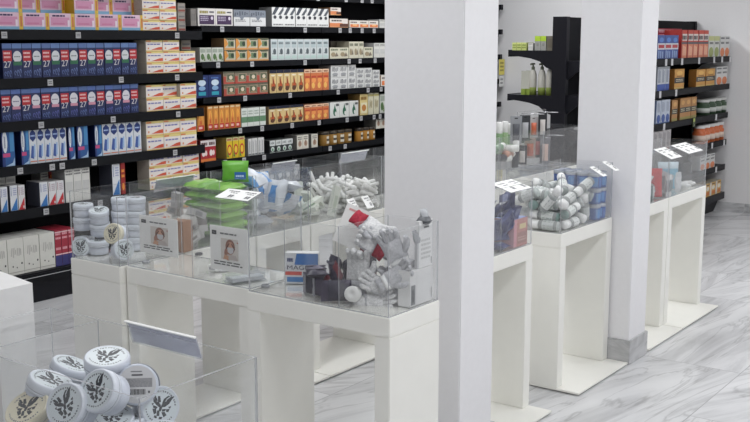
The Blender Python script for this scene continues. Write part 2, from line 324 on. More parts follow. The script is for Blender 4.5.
pillar(5.050, 5.277, 2.03, 2.36)

# ------------------------------------------------------------------ shelving
SHW = C(200, 200, 202)
def shelf_unit(label, x0, x1, yf, yb, levels, base_z, rail_h, top, tags, fl=1):
    """yf: front edge of the shelves, yb: back panel; fl -1 mirrors in y (front faces -y when fl=1)"""
    root = thing('shelving_unit', label, 'shelving', ((x0+x1)/2, yf, 0))
    ox, oy = (x0+x1)/2, yf
    def P(name, par, fn, bev=0):
        m = MB(); m.T = Matrix.Translation((-ox, -oy, 0)); fn(m); return m.build(name, par, bev)
    P('back_panel', root, lambda m: m.box(x0, x1, yb-.03, yb, 0, top, BLK2))
    for xx in (x0, x1-.03): P('upright', root, lambda m, xx=xx: m.box(xx, xx+.03, yb-.075, yb-.03, 0, top, BLK))
    def base(m):
        m.box(x0, x1, yf-.06, yb-.03, base_z-.03, base_z, BLK); m.box(x0, x1, yf-.035, yf-.01, 0, base_z-.03, BLK)
    b = P('base_deck', root, base)
    P('price_rail', b, lambda m: (m.box(x0+.003, x1-.003, yf-.072, yf-.0605, base_z-.055, base_z-.012, RAIL), m.box(x0+.003, x1-.003, yf-.0735, yf-.072, base_z-.030, base_z-.027, SHW)))
    for i, z in enumerate(levels):
        def sh(m, z=z):
            m.box(x0+.002, x1-.002, yf+.012, yb-.03, z-.025, z, BLK)
            for xx in (x0+.004, x1-.012):     # bracket
                m.T = Matrix.Translation((-ox, -oy, 0)) @ Matrix(((0,0,1,0),(1,0,0,0),(0,1,0,0),(0,0,0,1)))
                m.prism([(yf+.05, z-.026), (yf+.2, z-.05), (yb-.08, z-.10), (yb-.03, z-.16), (yb-.03, z-.026)][::1], xx, xx+.008, BLK)
            m.T = Matrix.Translation((-ox, -oy, 0))
        s = P('shelf', root, sh)
        P('price_rail', s, lambda m, z=z: m.prism([(x0+.002, yf), (x1-.002, yf), (x1-.002, yf+.012), (x0+.002, yf+.012)], z-rail_h, z+.004, RAIL))
        for px in tags[i] if i < len(tags) else ():
            xx = x_of(px, yf, z-.02)
            if not x0+.022 < xx < x1-.022: continue
            def tg(m, xx=xx, z=z):
                m.box(xx-.020, xx+.020, yf-.003, yf, z-rail_h*.5-.021, z-rail_h*.5+.019, C(178, 178, 180))
                bars_on(m, xx-.014, xx+.014, z-rail_h*.5-.008, z-rail_h*.5+.008, yf-.0036, C(70,70,75), 2, int(px))
            P('price_tag', s, tg)
    return root
YS = 5.70                     # front edge of the wall shelving
XA, XB_, XC_, XD_ = 2.9, 5.615, 7.06, 8.55
L1 = [1.752, 1.448, 1.178, .897, .610, 2.09]
R = [1.792, 1.520, 1.252, .998, .760, .50, 2.06]
shelf_unit('black wall shelving stocked with toothbrush and toothpaste cartons', XA, XB_, YS, 6.12, L1, .205, .060, 2.6,
    [(4, 78, 177), (50, 121, 177), (41, 113, 178), (20, 52, 62, 94, 175), (46, 100), ()])
TG = [(222, 258, 305, 340, 350, 362, 374), (218, 252, 305, 349, 360, 375), (219, 245, 290, 321, 338, 368, 381), (240, 262, 292, 319, 347, 361, 374, 380), (225, 244, 264, 330, 345), (), (318, 346, 362, 372)]
shelf_unit('black wall shelving with small medicine boxes, between the toothbrush shelving and next bay', XB_+.012, XC_, YS+.02, 6.12, R, .205, .043, 2.6, TG)
shelf_unit('black wall shelving with grey and orange boxes, partly behind the near pillar', XC_+.004, XD_, YS+.02, 6.12, R, .205, .043, 2.6, TG)
endu = shelf_unit('black wall shelving ending at the white end wall, mostly behind the near pillar', XD_+.004, 10.19, YS+.02, 6.12, R, .205, .043, 2.6, TG)

def yzplate(m, pts, x0, x1, mat):
    n = len(pts); i = m.add([(x0,y,z) for y, z in pts]+[(x1,y,z) for y, z in pts])
    m.face(list(range(i, i+n))[::-1], mat); m.face(range(i+n, i+2*n), mat)
    for a in range(n): b = (a+1) % n; m.face((i+a, i+b, i+n+b, i+n+a), mat)
GREYP_ = C(112, 113, 117)
for z in R:
    m = MB(); m.T = Matrix.Translation((-(XD_+.004+10.19)/2, -(YS+.02), 0)); y0 = YS+.022
    yzplate(m, [(y0+.39,z-.20),(y0+.20,z-.20),(y0+.10,z-.165),(y0+.05,z-.11),(y0+.02,z-.05),(y0,z-.0),(y0+.39,z)], 10.192, 10.206, GREYP_); m.build('end_bracket', endu)
    m = MB(); m.T = Matrix.Translation((-(XD_+.004+10.19)/2, -(YS+.02), 0)); m.box(10.17, 10.215, YS+.004, YS+.03, z-.05, z+.006, BLK); m.build('end_cap', endu)
o = MB(); o.box(-.06,.06,-.002,.0,-.17,0,C(214,200,96)); bars_on(o,-.04,.04,-.13,-.03,-.0026,C(130,120,50),3,4); o = o.build('shelf_tag'); place(o, (10.20, YS+.0, R[2]+.22)); tag(o, 'yellow hanging tag at the shelving end, by the near pillar edge', 'tag')
o = MB(); o.box(-.05,.05,-.002,.0,-.12,0,C(214,214,212)); bars_on(o,-.03,.03,-.09,-.03,-.0026,C(130,130,130),2,5); o = o.build('shelf_tag'); place(o, (10.20, YS+.0, R[2]+.04)); tag(o, 'white hanging tag below the yellow tag at shelving end', 'tag')

# ------------------------------------------------------------------ cartons on the shelves
K = {}
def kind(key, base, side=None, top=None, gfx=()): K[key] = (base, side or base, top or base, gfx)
W = (208,206,206); NV = (32,42,86); DG = (60,60,66)
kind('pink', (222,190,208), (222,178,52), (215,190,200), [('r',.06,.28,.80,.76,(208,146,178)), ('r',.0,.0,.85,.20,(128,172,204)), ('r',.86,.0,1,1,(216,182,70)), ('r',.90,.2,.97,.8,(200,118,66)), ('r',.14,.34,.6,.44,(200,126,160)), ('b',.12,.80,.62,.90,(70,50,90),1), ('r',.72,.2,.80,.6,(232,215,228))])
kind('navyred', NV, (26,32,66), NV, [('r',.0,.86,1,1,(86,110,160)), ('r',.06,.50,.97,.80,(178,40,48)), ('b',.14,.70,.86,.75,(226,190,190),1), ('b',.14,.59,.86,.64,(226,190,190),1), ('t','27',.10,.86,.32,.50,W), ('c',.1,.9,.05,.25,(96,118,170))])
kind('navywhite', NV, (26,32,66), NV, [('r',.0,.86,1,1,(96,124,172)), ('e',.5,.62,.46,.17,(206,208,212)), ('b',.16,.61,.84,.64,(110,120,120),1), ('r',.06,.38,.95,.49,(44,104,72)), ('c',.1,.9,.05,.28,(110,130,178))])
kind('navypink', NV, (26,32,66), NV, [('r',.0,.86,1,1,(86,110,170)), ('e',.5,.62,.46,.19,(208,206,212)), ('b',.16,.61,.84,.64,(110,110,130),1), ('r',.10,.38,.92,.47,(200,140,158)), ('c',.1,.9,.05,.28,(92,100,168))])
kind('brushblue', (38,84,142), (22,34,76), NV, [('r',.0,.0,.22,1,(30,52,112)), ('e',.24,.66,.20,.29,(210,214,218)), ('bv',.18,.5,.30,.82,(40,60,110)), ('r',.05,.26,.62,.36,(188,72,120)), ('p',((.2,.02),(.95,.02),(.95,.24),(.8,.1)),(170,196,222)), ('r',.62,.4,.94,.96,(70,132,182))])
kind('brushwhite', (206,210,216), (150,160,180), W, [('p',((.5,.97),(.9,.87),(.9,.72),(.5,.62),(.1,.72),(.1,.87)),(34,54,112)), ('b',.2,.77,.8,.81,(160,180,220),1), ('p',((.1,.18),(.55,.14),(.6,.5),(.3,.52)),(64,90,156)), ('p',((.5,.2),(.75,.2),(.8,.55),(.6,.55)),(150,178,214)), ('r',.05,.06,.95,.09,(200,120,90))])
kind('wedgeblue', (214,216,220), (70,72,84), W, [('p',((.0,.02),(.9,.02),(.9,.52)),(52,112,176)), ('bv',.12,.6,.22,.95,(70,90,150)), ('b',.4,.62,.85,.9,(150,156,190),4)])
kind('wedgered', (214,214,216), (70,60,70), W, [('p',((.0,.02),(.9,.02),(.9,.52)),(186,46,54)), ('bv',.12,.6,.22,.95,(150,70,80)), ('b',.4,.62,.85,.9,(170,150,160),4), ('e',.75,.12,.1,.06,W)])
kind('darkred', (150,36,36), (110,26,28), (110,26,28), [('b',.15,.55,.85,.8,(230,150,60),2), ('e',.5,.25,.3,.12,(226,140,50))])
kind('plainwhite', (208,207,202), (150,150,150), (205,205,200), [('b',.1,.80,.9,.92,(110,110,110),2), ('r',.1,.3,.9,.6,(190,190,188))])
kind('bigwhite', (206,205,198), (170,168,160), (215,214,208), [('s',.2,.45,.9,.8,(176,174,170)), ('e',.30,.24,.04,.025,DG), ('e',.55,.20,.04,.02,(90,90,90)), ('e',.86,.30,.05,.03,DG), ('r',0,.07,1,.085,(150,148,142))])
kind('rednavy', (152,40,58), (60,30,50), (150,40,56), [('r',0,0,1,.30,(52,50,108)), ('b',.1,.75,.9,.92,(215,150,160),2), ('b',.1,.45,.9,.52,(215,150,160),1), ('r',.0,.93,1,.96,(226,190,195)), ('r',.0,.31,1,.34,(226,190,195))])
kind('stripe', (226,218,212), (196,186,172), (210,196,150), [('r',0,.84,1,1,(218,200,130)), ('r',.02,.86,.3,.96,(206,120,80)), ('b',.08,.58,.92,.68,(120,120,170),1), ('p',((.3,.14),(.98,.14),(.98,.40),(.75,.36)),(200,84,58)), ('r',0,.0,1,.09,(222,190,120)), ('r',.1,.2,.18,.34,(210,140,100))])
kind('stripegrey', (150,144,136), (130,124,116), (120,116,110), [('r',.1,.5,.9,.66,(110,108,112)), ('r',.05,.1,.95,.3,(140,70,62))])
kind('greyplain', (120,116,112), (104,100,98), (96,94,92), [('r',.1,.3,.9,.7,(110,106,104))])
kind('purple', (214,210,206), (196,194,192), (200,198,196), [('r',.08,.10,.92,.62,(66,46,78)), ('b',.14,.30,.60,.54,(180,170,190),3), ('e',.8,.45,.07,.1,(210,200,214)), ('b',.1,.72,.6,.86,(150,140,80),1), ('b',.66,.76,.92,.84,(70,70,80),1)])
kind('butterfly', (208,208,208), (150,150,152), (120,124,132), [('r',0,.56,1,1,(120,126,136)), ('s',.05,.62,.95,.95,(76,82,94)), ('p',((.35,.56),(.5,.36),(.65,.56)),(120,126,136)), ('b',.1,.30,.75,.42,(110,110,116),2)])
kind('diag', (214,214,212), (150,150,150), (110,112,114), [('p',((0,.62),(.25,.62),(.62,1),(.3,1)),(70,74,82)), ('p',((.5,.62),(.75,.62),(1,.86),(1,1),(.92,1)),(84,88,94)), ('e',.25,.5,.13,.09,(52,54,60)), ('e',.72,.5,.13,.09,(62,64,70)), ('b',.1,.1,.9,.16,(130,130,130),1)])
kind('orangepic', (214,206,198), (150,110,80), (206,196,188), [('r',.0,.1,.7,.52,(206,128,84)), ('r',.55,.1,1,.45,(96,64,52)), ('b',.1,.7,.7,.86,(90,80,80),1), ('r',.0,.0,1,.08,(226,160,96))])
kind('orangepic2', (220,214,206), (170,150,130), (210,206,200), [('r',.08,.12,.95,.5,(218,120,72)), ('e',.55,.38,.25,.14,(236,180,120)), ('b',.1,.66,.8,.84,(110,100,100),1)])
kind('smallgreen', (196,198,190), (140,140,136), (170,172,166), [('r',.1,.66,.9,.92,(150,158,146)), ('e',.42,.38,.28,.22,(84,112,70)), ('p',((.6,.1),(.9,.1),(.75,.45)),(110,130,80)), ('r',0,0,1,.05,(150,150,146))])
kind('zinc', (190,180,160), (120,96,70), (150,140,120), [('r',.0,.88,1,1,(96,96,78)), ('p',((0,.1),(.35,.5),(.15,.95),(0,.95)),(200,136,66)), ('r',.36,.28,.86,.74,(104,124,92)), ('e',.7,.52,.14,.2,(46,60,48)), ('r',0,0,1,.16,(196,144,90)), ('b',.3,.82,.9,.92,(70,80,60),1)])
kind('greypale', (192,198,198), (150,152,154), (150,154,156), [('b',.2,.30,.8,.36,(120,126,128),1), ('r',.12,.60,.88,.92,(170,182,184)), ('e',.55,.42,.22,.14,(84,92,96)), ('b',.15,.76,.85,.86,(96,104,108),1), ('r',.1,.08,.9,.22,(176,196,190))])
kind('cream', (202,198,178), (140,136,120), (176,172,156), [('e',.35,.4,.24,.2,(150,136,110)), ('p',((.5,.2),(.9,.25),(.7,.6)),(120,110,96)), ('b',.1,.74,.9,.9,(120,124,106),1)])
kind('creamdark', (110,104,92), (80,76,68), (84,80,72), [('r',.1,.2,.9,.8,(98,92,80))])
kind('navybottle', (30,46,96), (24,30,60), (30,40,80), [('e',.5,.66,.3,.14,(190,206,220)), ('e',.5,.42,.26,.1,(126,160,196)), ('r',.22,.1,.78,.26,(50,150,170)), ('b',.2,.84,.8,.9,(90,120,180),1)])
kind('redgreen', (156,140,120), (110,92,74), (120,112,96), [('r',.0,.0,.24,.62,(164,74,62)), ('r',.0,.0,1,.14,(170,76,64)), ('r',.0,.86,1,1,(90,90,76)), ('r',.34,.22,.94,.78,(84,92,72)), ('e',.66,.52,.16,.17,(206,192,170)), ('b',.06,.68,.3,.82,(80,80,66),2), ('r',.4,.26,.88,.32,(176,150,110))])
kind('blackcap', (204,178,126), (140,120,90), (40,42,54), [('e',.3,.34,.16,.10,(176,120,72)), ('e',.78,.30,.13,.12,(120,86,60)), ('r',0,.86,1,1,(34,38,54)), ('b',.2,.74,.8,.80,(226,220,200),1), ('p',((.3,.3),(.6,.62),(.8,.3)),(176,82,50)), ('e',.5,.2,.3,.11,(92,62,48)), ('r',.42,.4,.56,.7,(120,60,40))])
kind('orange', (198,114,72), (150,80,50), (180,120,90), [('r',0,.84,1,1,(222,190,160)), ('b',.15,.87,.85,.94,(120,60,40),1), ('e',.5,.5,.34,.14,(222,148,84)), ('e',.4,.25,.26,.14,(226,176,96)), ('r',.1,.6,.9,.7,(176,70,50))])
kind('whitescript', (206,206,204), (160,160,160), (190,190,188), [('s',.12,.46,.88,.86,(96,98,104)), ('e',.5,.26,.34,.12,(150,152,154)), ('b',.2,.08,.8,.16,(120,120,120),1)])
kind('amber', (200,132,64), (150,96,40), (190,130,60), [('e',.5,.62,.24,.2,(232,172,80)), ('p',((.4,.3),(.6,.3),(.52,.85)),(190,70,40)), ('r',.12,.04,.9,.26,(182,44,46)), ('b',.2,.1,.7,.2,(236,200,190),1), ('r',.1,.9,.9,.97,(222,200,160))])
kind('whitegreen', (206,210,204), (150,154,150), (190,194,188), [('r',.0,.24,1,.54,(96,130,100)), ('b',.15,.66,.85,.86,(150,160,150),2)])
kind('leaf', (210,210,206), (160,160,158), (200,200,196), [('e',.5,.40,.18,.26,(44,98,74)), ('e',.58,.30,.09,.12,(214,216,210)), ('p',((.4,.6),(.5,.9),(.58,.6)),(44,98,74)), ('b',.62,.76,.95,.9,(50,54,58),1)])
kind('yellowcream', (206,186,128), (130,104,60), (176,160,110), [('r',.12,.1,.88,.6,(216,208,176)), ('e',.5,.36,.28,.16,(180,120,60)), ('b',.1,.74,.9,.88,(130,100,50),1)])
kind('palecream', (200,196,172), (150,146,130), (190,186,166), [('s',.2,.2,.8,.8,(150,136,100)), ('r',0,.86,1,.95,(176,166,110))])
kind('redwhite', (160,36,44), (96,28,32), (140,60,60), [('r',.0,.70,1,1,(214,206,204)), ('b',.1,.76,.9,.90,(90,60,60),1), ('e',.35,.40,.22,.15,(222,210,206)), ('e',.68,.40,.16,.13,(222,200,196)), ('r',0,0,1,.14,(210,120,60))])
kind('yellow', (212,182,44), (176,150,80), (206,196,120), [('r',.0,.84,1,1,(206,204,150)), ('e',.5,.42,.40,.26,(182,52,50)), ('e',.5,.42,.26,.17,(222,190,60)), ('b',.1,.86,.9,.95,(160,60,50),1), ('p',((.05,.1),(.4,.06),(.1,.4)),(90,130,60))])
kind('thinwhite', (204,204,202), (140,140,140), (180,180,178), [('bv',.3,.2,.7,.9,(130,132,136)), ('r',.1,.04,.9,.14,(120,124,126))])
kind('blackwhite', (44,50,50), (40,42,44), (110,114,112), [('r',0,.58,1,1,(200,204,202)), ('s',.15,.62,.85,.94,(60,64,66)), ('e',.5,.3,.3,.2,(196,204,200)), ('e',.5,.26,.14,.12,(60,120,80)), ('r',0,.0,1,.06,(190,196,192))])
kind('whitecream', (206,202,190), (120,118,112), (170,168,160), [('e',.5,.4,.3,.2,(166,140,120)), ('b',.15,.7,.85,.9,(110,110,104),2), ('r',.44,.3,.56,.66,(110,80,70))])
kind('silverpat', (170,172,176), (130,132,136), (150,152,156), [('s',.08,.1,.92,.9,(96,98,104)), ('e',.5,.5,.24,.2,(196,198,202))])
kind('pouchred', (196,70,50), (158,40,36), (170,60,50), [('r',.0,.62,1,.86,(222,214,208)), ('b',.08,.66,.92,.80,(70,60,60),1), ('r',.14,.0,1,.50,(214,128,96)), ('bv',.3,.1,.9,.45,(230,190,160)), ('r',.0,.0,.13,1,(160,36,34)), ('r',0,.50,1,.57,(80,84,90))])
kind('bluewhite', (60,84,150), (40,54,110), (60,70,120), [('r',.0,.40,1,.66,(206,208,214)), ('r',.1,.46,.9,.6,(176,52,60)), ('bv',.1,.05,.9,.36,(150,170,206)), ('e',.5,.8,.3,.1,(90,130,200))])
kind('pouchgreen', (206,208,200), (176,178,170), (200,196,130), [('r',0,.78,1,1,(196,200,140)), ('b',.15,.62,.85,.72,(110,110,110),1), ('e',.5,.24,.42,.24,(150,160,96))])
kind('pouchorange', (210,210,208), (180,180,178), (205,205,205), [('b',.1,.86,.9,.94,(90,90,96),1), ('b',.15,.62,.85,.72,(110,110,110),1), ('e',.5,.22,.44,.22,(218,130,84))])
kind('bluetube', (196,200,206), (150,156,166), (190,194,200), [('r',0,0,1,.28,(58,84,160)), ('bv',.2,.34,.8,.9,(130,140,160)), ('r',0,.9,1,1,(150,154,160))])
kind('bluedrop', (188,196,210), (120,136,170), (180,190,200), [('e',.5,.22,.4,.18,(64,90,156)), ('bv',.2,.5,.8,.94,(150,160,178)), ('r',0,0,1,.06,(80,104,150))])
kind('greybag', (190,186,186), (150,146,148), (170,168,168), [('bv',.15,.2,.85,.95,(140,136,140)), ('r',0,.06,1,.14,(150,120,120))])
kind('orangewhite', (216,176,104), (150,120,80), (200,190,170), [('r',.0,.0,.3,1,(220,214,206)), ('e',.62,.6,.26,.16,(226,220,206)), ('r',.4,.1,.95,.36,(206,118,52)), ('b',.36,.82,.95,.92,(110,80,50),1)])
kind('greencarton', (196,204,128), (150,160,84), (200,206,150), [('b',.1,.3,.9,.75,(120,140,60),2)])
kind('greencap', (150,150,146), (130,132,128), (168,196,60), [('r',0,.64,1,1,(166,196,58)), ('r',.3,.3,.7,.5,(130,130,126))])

def front_gfx(mb, gfx, w, h, y=-.0008):
    n = 0
    for g in gfx:
        t = g[0]; n += 1; yy = y-.00015*n
        X = lambda u: -w/2+u*w
        if t == 'r': mb.poly([(X(g[1]),yy,g[2]*h),(X(g[3]),yy,g[2]*h),(X(g[3]),yy,g[4]*h),(X(g[1]),yy,g[4]*h)], C(*g[5]))
        elif t == 'e': mb.disc(X(g[1]), g[2]*h, g[3]*w, g[4]*h, yy, C(*g[5]), 14)
        elif t == 'p': mb.poly([(X(u),yy,v*h) for u, v in g[1]], C(*g[2]))
        elif t == 't': text_on(mb, g[1], X(g[2]), X(g[3]), g[4]*h, g[5]*h, yy, C(*g[6]))
        elif t == 'b': bars_on(mb, X(g[1]), X(g[3]), g[2]*h, g[4]*h, yy, C(*g[5]), g[6], n)
        elif t == 'bv':
            m = 2 if g[3]-g[1] < .3 else 3
            for k in range(m):
                a = g[1]+(g[3]-g[1])*k/m; b = a+(g[3]-g[1])/m*.55; top = g[4]-.06*((k*7) % 3)*(g[4]-g[2])
                mb.poly([(X(a),yy,g[2]*h),(X(b),yy,g[2]*h),(X(b),yy,top*h),(X(a),yy,top*h)], C(*g[5]))
        elif t == 's':                         # handwriting-like strokes
            r = random.Random(n*13+int(g[1]*100))
            for k in range(6):
                a = g[1]+(g[3]-g[1])*k/6; b = g[2]+(g[4]-g[2])*r.uniform(0,.35); c = g[2]+(g[4]-g[2])*r.uniform(.6,1); e = (g[3]-g[1])*.085; sl = r.uniform(-.02,.08)
                mb.poly([(X(a),yy,b*h),(X(a+e),yy,b*h),(X(a+e+sl),yy,c*h),(X(a+sl),yy,c*h)], C(*g[5]))
        elif t == 'c':                         # thin curly marks
            for k in range(3):
                cx = g[1]+(g[2]-g[1])*(k+.5)/3; r0 = (g[2]-g[1])/7; zc = (g[3]+g[4])/2; hz = (g[4]-g[3])/2*(.6+.2*k)
                p = [(X(cx+r0*math.cos(a)), yy, (zc+hz*math.sin(a))*h) for a in [q*.7 for q in range(9)]]
                i = [(X(cx+r0*.6*math.cos(a)), yy, (zc+hz*.72*math.sin(a))*h) for a in [q*.7 for q in range(9)]]
                for q in range(7): mb.poly([p[q], p[q+1], i[q+1], i[q]], C(*g[5]))
def carton_mesh(key, w, h, d):
    base, side, top, gfx = K[key]; mb = MB()
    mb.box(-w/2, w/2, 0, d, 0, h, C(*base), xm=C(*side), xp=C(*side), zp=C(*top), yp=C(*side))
    front_gfx(mb, gfx, w, h)
    return mb.mesh(key+'_carton')
CNT = {}
TIER = {1: [''], 2: ['lower tier', 'upper tier'], 3: ['bottom tier', 'middle tier', 'top tier'], 4: ['bottom tier', 'second tier', 'third tier', 'top tier']}
def row(kinds, name, desc, place_, yf, z, px0, px1, py, ncol, tiers=1, depth=.14, group=None, gap=.0035, skip=(), recess=None, cat='box', rotz=None, dx=0.0):
    """a row of cartons standing on the level z with their fronts at y = yf, between columns px0 and px1, top of a single tier stack at row py"""
    kinds = [kinds] if isinstance(kinds, str) else kinds; desc = [desc] if isinstance(desc, str) else desc
    name = [name] if isinstance(name, str) else name
    xa, xb = x_of(px0, yf, z), x_of(px1, yf, z)
    ht = z_of(py, (xa+xb)/2, yf)-z; w = (xb-xa)/ncol; h = ht/tiers; me = {}
    out = []
    for t in range(tiers):
        for c in range(ncol):
            if (t, c) in skip: continue
            k = kinds[c % len(kinds)]; d = desc[c % len(desc)]; nm = name[c % len(name)]
            if k not in me: me[k] = carton_mesh(k, w-gap, h-.0015, depth)
            o = link(nm, me[k]); rc = (recess or {}).get((t, c), 0)
            place(o, (xa+(c+.5)*w+rnd.uniform(-.001,.001), yf+rc+rnd.uniform(0,.004), z+.0005+t*h), (0,0,rnd.uniform(-.012,.012)))
            tn = TIER[tiers][t]; key = (d, tn, place_); CNT[key] = CNT.get(key, 0)+1
            lab = d + ', ' + ordinal(CNT[key]-1) + ' from left, ' + (tn+', ' if tn else '') + place_
            tag(o, lab, cat, group or (d + 's, ' + place_)); out.append(o)
    return out
DB = 'of dental shelving'
YP = YS+.016
P1 = 'top shelf '+DB; P2 = 'second shelf '+DB; P3 = 'third shelf '+DB; P4 = 'fourth shelf '+DB; P5 = 'fifth shelf '+DB; P6 = 'base of dental shelving'
row('pink', 'baby_food_carton', 'pink and yellow carton', P1, YP, L1[0], -4, 144, -3.5, 6, 2, .16, recess={(1,1):.09, (1,2):.09, (1,4):.09, (1,5):.09})
row(['navyred','navywhite'], 'toothpaste_carton', ['navy and red carton','navy carton with white oval'], P2, YP, L1[1], 3.5, 138, 43.0, 15, 1, .2)
row(['navyred','navypink'], 'toothpaste_carton', ['navy and red carton','navy carton with pale oval'], P3, YP, L1[2], 2, 139, 86.5, 15, 1, .2)
row('brushblue', 'toothbrush_carton', 'blue toothbrush carton', P4, YP, L1[3], 3, 16, 129, 1)
row('brushblue', 'toothbrush_carton', 'blue toothbrush carton', P4, YP, L1[3], 22, 30.5, 128.5, 1)
row('brushwhite', 'toothbrush_carton', 'white toothbrush carton with navy hexagon', P4, YP, L1[3], 30.5, 67.5, 127, 5)
row('brushblue', 'toothbrush_carton', 'blue toothbrush carton', P4, YP, L1[3], 69.5, 76, 126, 1)
row('brushblue', 'toothbrush_carton', 'blue toothbrush carton', P4, YP, L1[3], 78, 89, 125, 1)
row('brushblue', 'toothbrush_carton', 'blue toothbrush carton', P4, YP, L1[3], 95.5, 103, 124, 1)
row('brushwhite', 'toothbrush_carton', 'white toothbrush carton with navy hexagon', P4, YP, L1[3], 103, 142, 122, 5)
row('plainwhite', 'glove_box', 'low white box behind', P5, YP+.12, L1[4]+.15, -4, 16, 175, 2); 
row('plainwhite', 'glove_box', 'white carton under low box', P5, YP+.12, L1[4], -4, 16, 187, 2)
row('wedgeblue', 'interdental_brush_box', 'white box with blue wedge', P5, YP, L1[4], 1.5, 9, 187, 1)
row('wedgeblue', 'interdental_brush_box', 'white box with blue wedge', P5, YP, L1[4], 11, 19, 185.5, 1)
row('wedgered', 'interdental_brush_box', 'white box with red wedge', P5, YP, L1[4], 19, 26, 185, 1)
row('wedgeblue', 'interdental_brush_box', 'white box with blue wedge', P5, YP, L1[4], 40.5, 49, 182, 1)
row('wedgered', 'interdental_brush_box', 'white box with red wedge', P5, YP, L1[4], 49.5, 65, 181, 2)
row('plainwhite', 'floss_box', 'tall white box behind wedge boxes', P5, YP+.14, L1[4], 42, 50, 171, 1, 1, .1)
row('darkred', 'floss_box', 'dark red box behind wedge boxes', P5, YP+.14, L1[4], 50.5, 58, 168, 1, 1, .1)
row('plainwhite', 'floss_box', 'pale carton', P5, YP, L1[4], 66, 91, 167, 3, 1)
row('wedgeblue', 'floss_box', 'tall white carton with blue wedge', P5, YP, L1[4], 113, 121, 164, 1)
row('darkred', 'floss_box', 'tall dark red carton', P5, YP, L1[4], 121.5, 126, 163, 1)
row('bigwhite', 'breast_pump_carton', 'tall plain white carton', P6, YP-.05, .207, -8, 56, 237, 4, 1, .2)
row('rednavy', 'baby_milk_carton', 'red and navy carton', P6, YP-.05, .207, 56, 76, 229, 3, 1, .2)
ST = 'striped white tablet box'
row('stripe', 'tablet_box', ST, P1, YP, L1[0], 143, 177, -1, 2, 3, .13)
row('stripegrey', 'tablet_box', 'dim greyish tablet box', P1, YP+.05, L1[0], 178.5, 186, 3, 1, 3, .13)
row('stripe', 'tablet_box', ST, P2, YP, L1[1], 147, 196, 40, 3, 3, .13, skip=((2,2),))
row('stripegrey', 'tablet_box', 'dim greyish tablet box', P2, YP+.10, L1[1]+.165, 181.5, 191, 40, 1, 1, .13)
row('stripe', 'tablet_box', ST, P3, YP, L1[2], 147, 197, 84, 3, 2, .13, recess={(1,1):.03})
row('stripe', 'tablet_box', ST, P4, YP, L1[3], 147, 197, 119.5, 3, 2, .13)
row('stripe', 'tablet_box', ST, P5, YP, L1[4], 150, 200, 153, 3, 3, .13)
row('stripe', 'tablet_box', ST, P6, YP, .207, 150, 200, 197, 3, 4, .13)

YQ = YS+.036
M = 'of medicine shelving'; O_ = 'of shelving by pillar'
def q(i, side): return ['top shelf ','second shelf ','third shelf ','fourth shelf ','fifth shelf ','sixth shelf '][i]+side
row('greyplain', 'medicine_box', 'grey turned box', q(0,M), YQ, R[0], 191, 196.5, 8.5, 1, 1, .2)
row('purple', 'medicine_box', 'white box with purple panel', q(0,M), YQ, R[0], 198, 233, 8.5, 2)
row('butterfly', 'medicine_box', 'white box with grey band', q(0,M), YQ, R[0], 234, 266, 10, 2)
row('diag', 'medicine_box', 'white box with dark diagonals', q(0,M), YQ, R[0], 272, 329, 8, 5)
row('orangepic', 'medicine_box', 'white and orange box', q(0,O_), YQ, R[0], 330, 348, 18.5, 1)
row('orangepic', 'medicine_box', 'small orange box atop another', q(0,O_), YQ+.01, R[0]+.110, 330.5, 341, 7.5, 1)
row('orangepic2', 'medicine_box', 'pale box with orange picture', q(0,O_), YQ, R[0], 349.5, 378.5, 20.5, 3)
row('plainwhite', 'medicine_box', 'white box', q(0,O_), YQ, R[0], 379.5, 391, 19.5, 2)
row('smallgreen', 'medicine_box', 'small pale green box', q(1,M), YQ, R[1], 200, 224, 47.5, 4)
row('greyplain', 'medicine_box', 'grey turned box', q(1,M), YQ+.01, R[1], 217.5, 224, 38, 1, 1, .14) if False else None
row('zinc', 'medicine_box', 'orange and green box', q(1,M), YQ, R[1], 224.5, 269, 38, 4, 2)
row('greypale', 'medicine_box', 'pale grey box', q(1,M), YQ, R[1], 271, 329, 39, 9)
row('cream', 'medicine_box', 'cream box', q(1,O_), YQ, R[1], 330, 349, 47.5, 2)
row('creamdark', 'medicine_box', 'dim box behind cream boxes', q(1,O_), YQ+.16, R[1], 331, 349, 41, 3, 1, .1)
row('cream', 'medicine_box', 'cream box', q(1,O_), YQ, R[1], 349, 364, 41.5, 3)
row('cream', 'medicine_box', 'low cream box', q(1,O_), YQ, R[1], 364, 373, 47, 1)
row('plainwhite', 'medicine_box', 'white box', q(1,O_), YQ, R[1], 374, 391, 43, 3)
row('navybottle', 'mouthwash_carton', 'navy mouthwash carton', q(2,M), YQ, R[2], 196, 222, 75, 2)
row('redgreen', 'medicine_box', 'red and green box', q(2,M), YQ, R[2], 224, 268, 71, 4, 2)
row('blackcap', 'tea_carton', 'cream carton with black top', q(2,M), YQ, R[2], 270, 304, 69.5, 5)
row('orange', 'tea_carton', 'orange carton', q(2,M), YQ, R[2], 304.5, 329, 69, 4)
row('whitescript', 'medicine_box', 'white box with dark script', q(2,O_), YQ, R[2], 331, 356, 65, 3, 2)
row('whitescript', 'medicine_box', 'lower white script box', q(2,O_), YQ, R[2], 356.5, 372, 68, 2, 2)
row('whitescript', 'medicine_box', 'small white script box', q(2,O_), YQ, R[2], 372.5, 380, 70, 1, 2)
row('orangepic2', 'medicine_box', 'pale box with orange picture', q(2,O_), YQ, R[2], 381, 391, 75, 1)
row('amber', 'vitamin_carton', 'amber and red carton', q(3,M), YQ, R[3], 197.5, 205, 108, 1)
row('amber', 'vitamin_carton', 'amber and red carton', q(3,M), YQ, R[3], 208, 241, 105, 6)
row('whitegreen', 'vitamin_carton', 'white carton with green band', q(3,M), YQ, R[3], 241.5, 266, 107.5, 4)
row('blackcap', 'tea_carton', 'cream carton with black top', q(3,M), YQ, R[3], 269, 304, 105.5, 5)
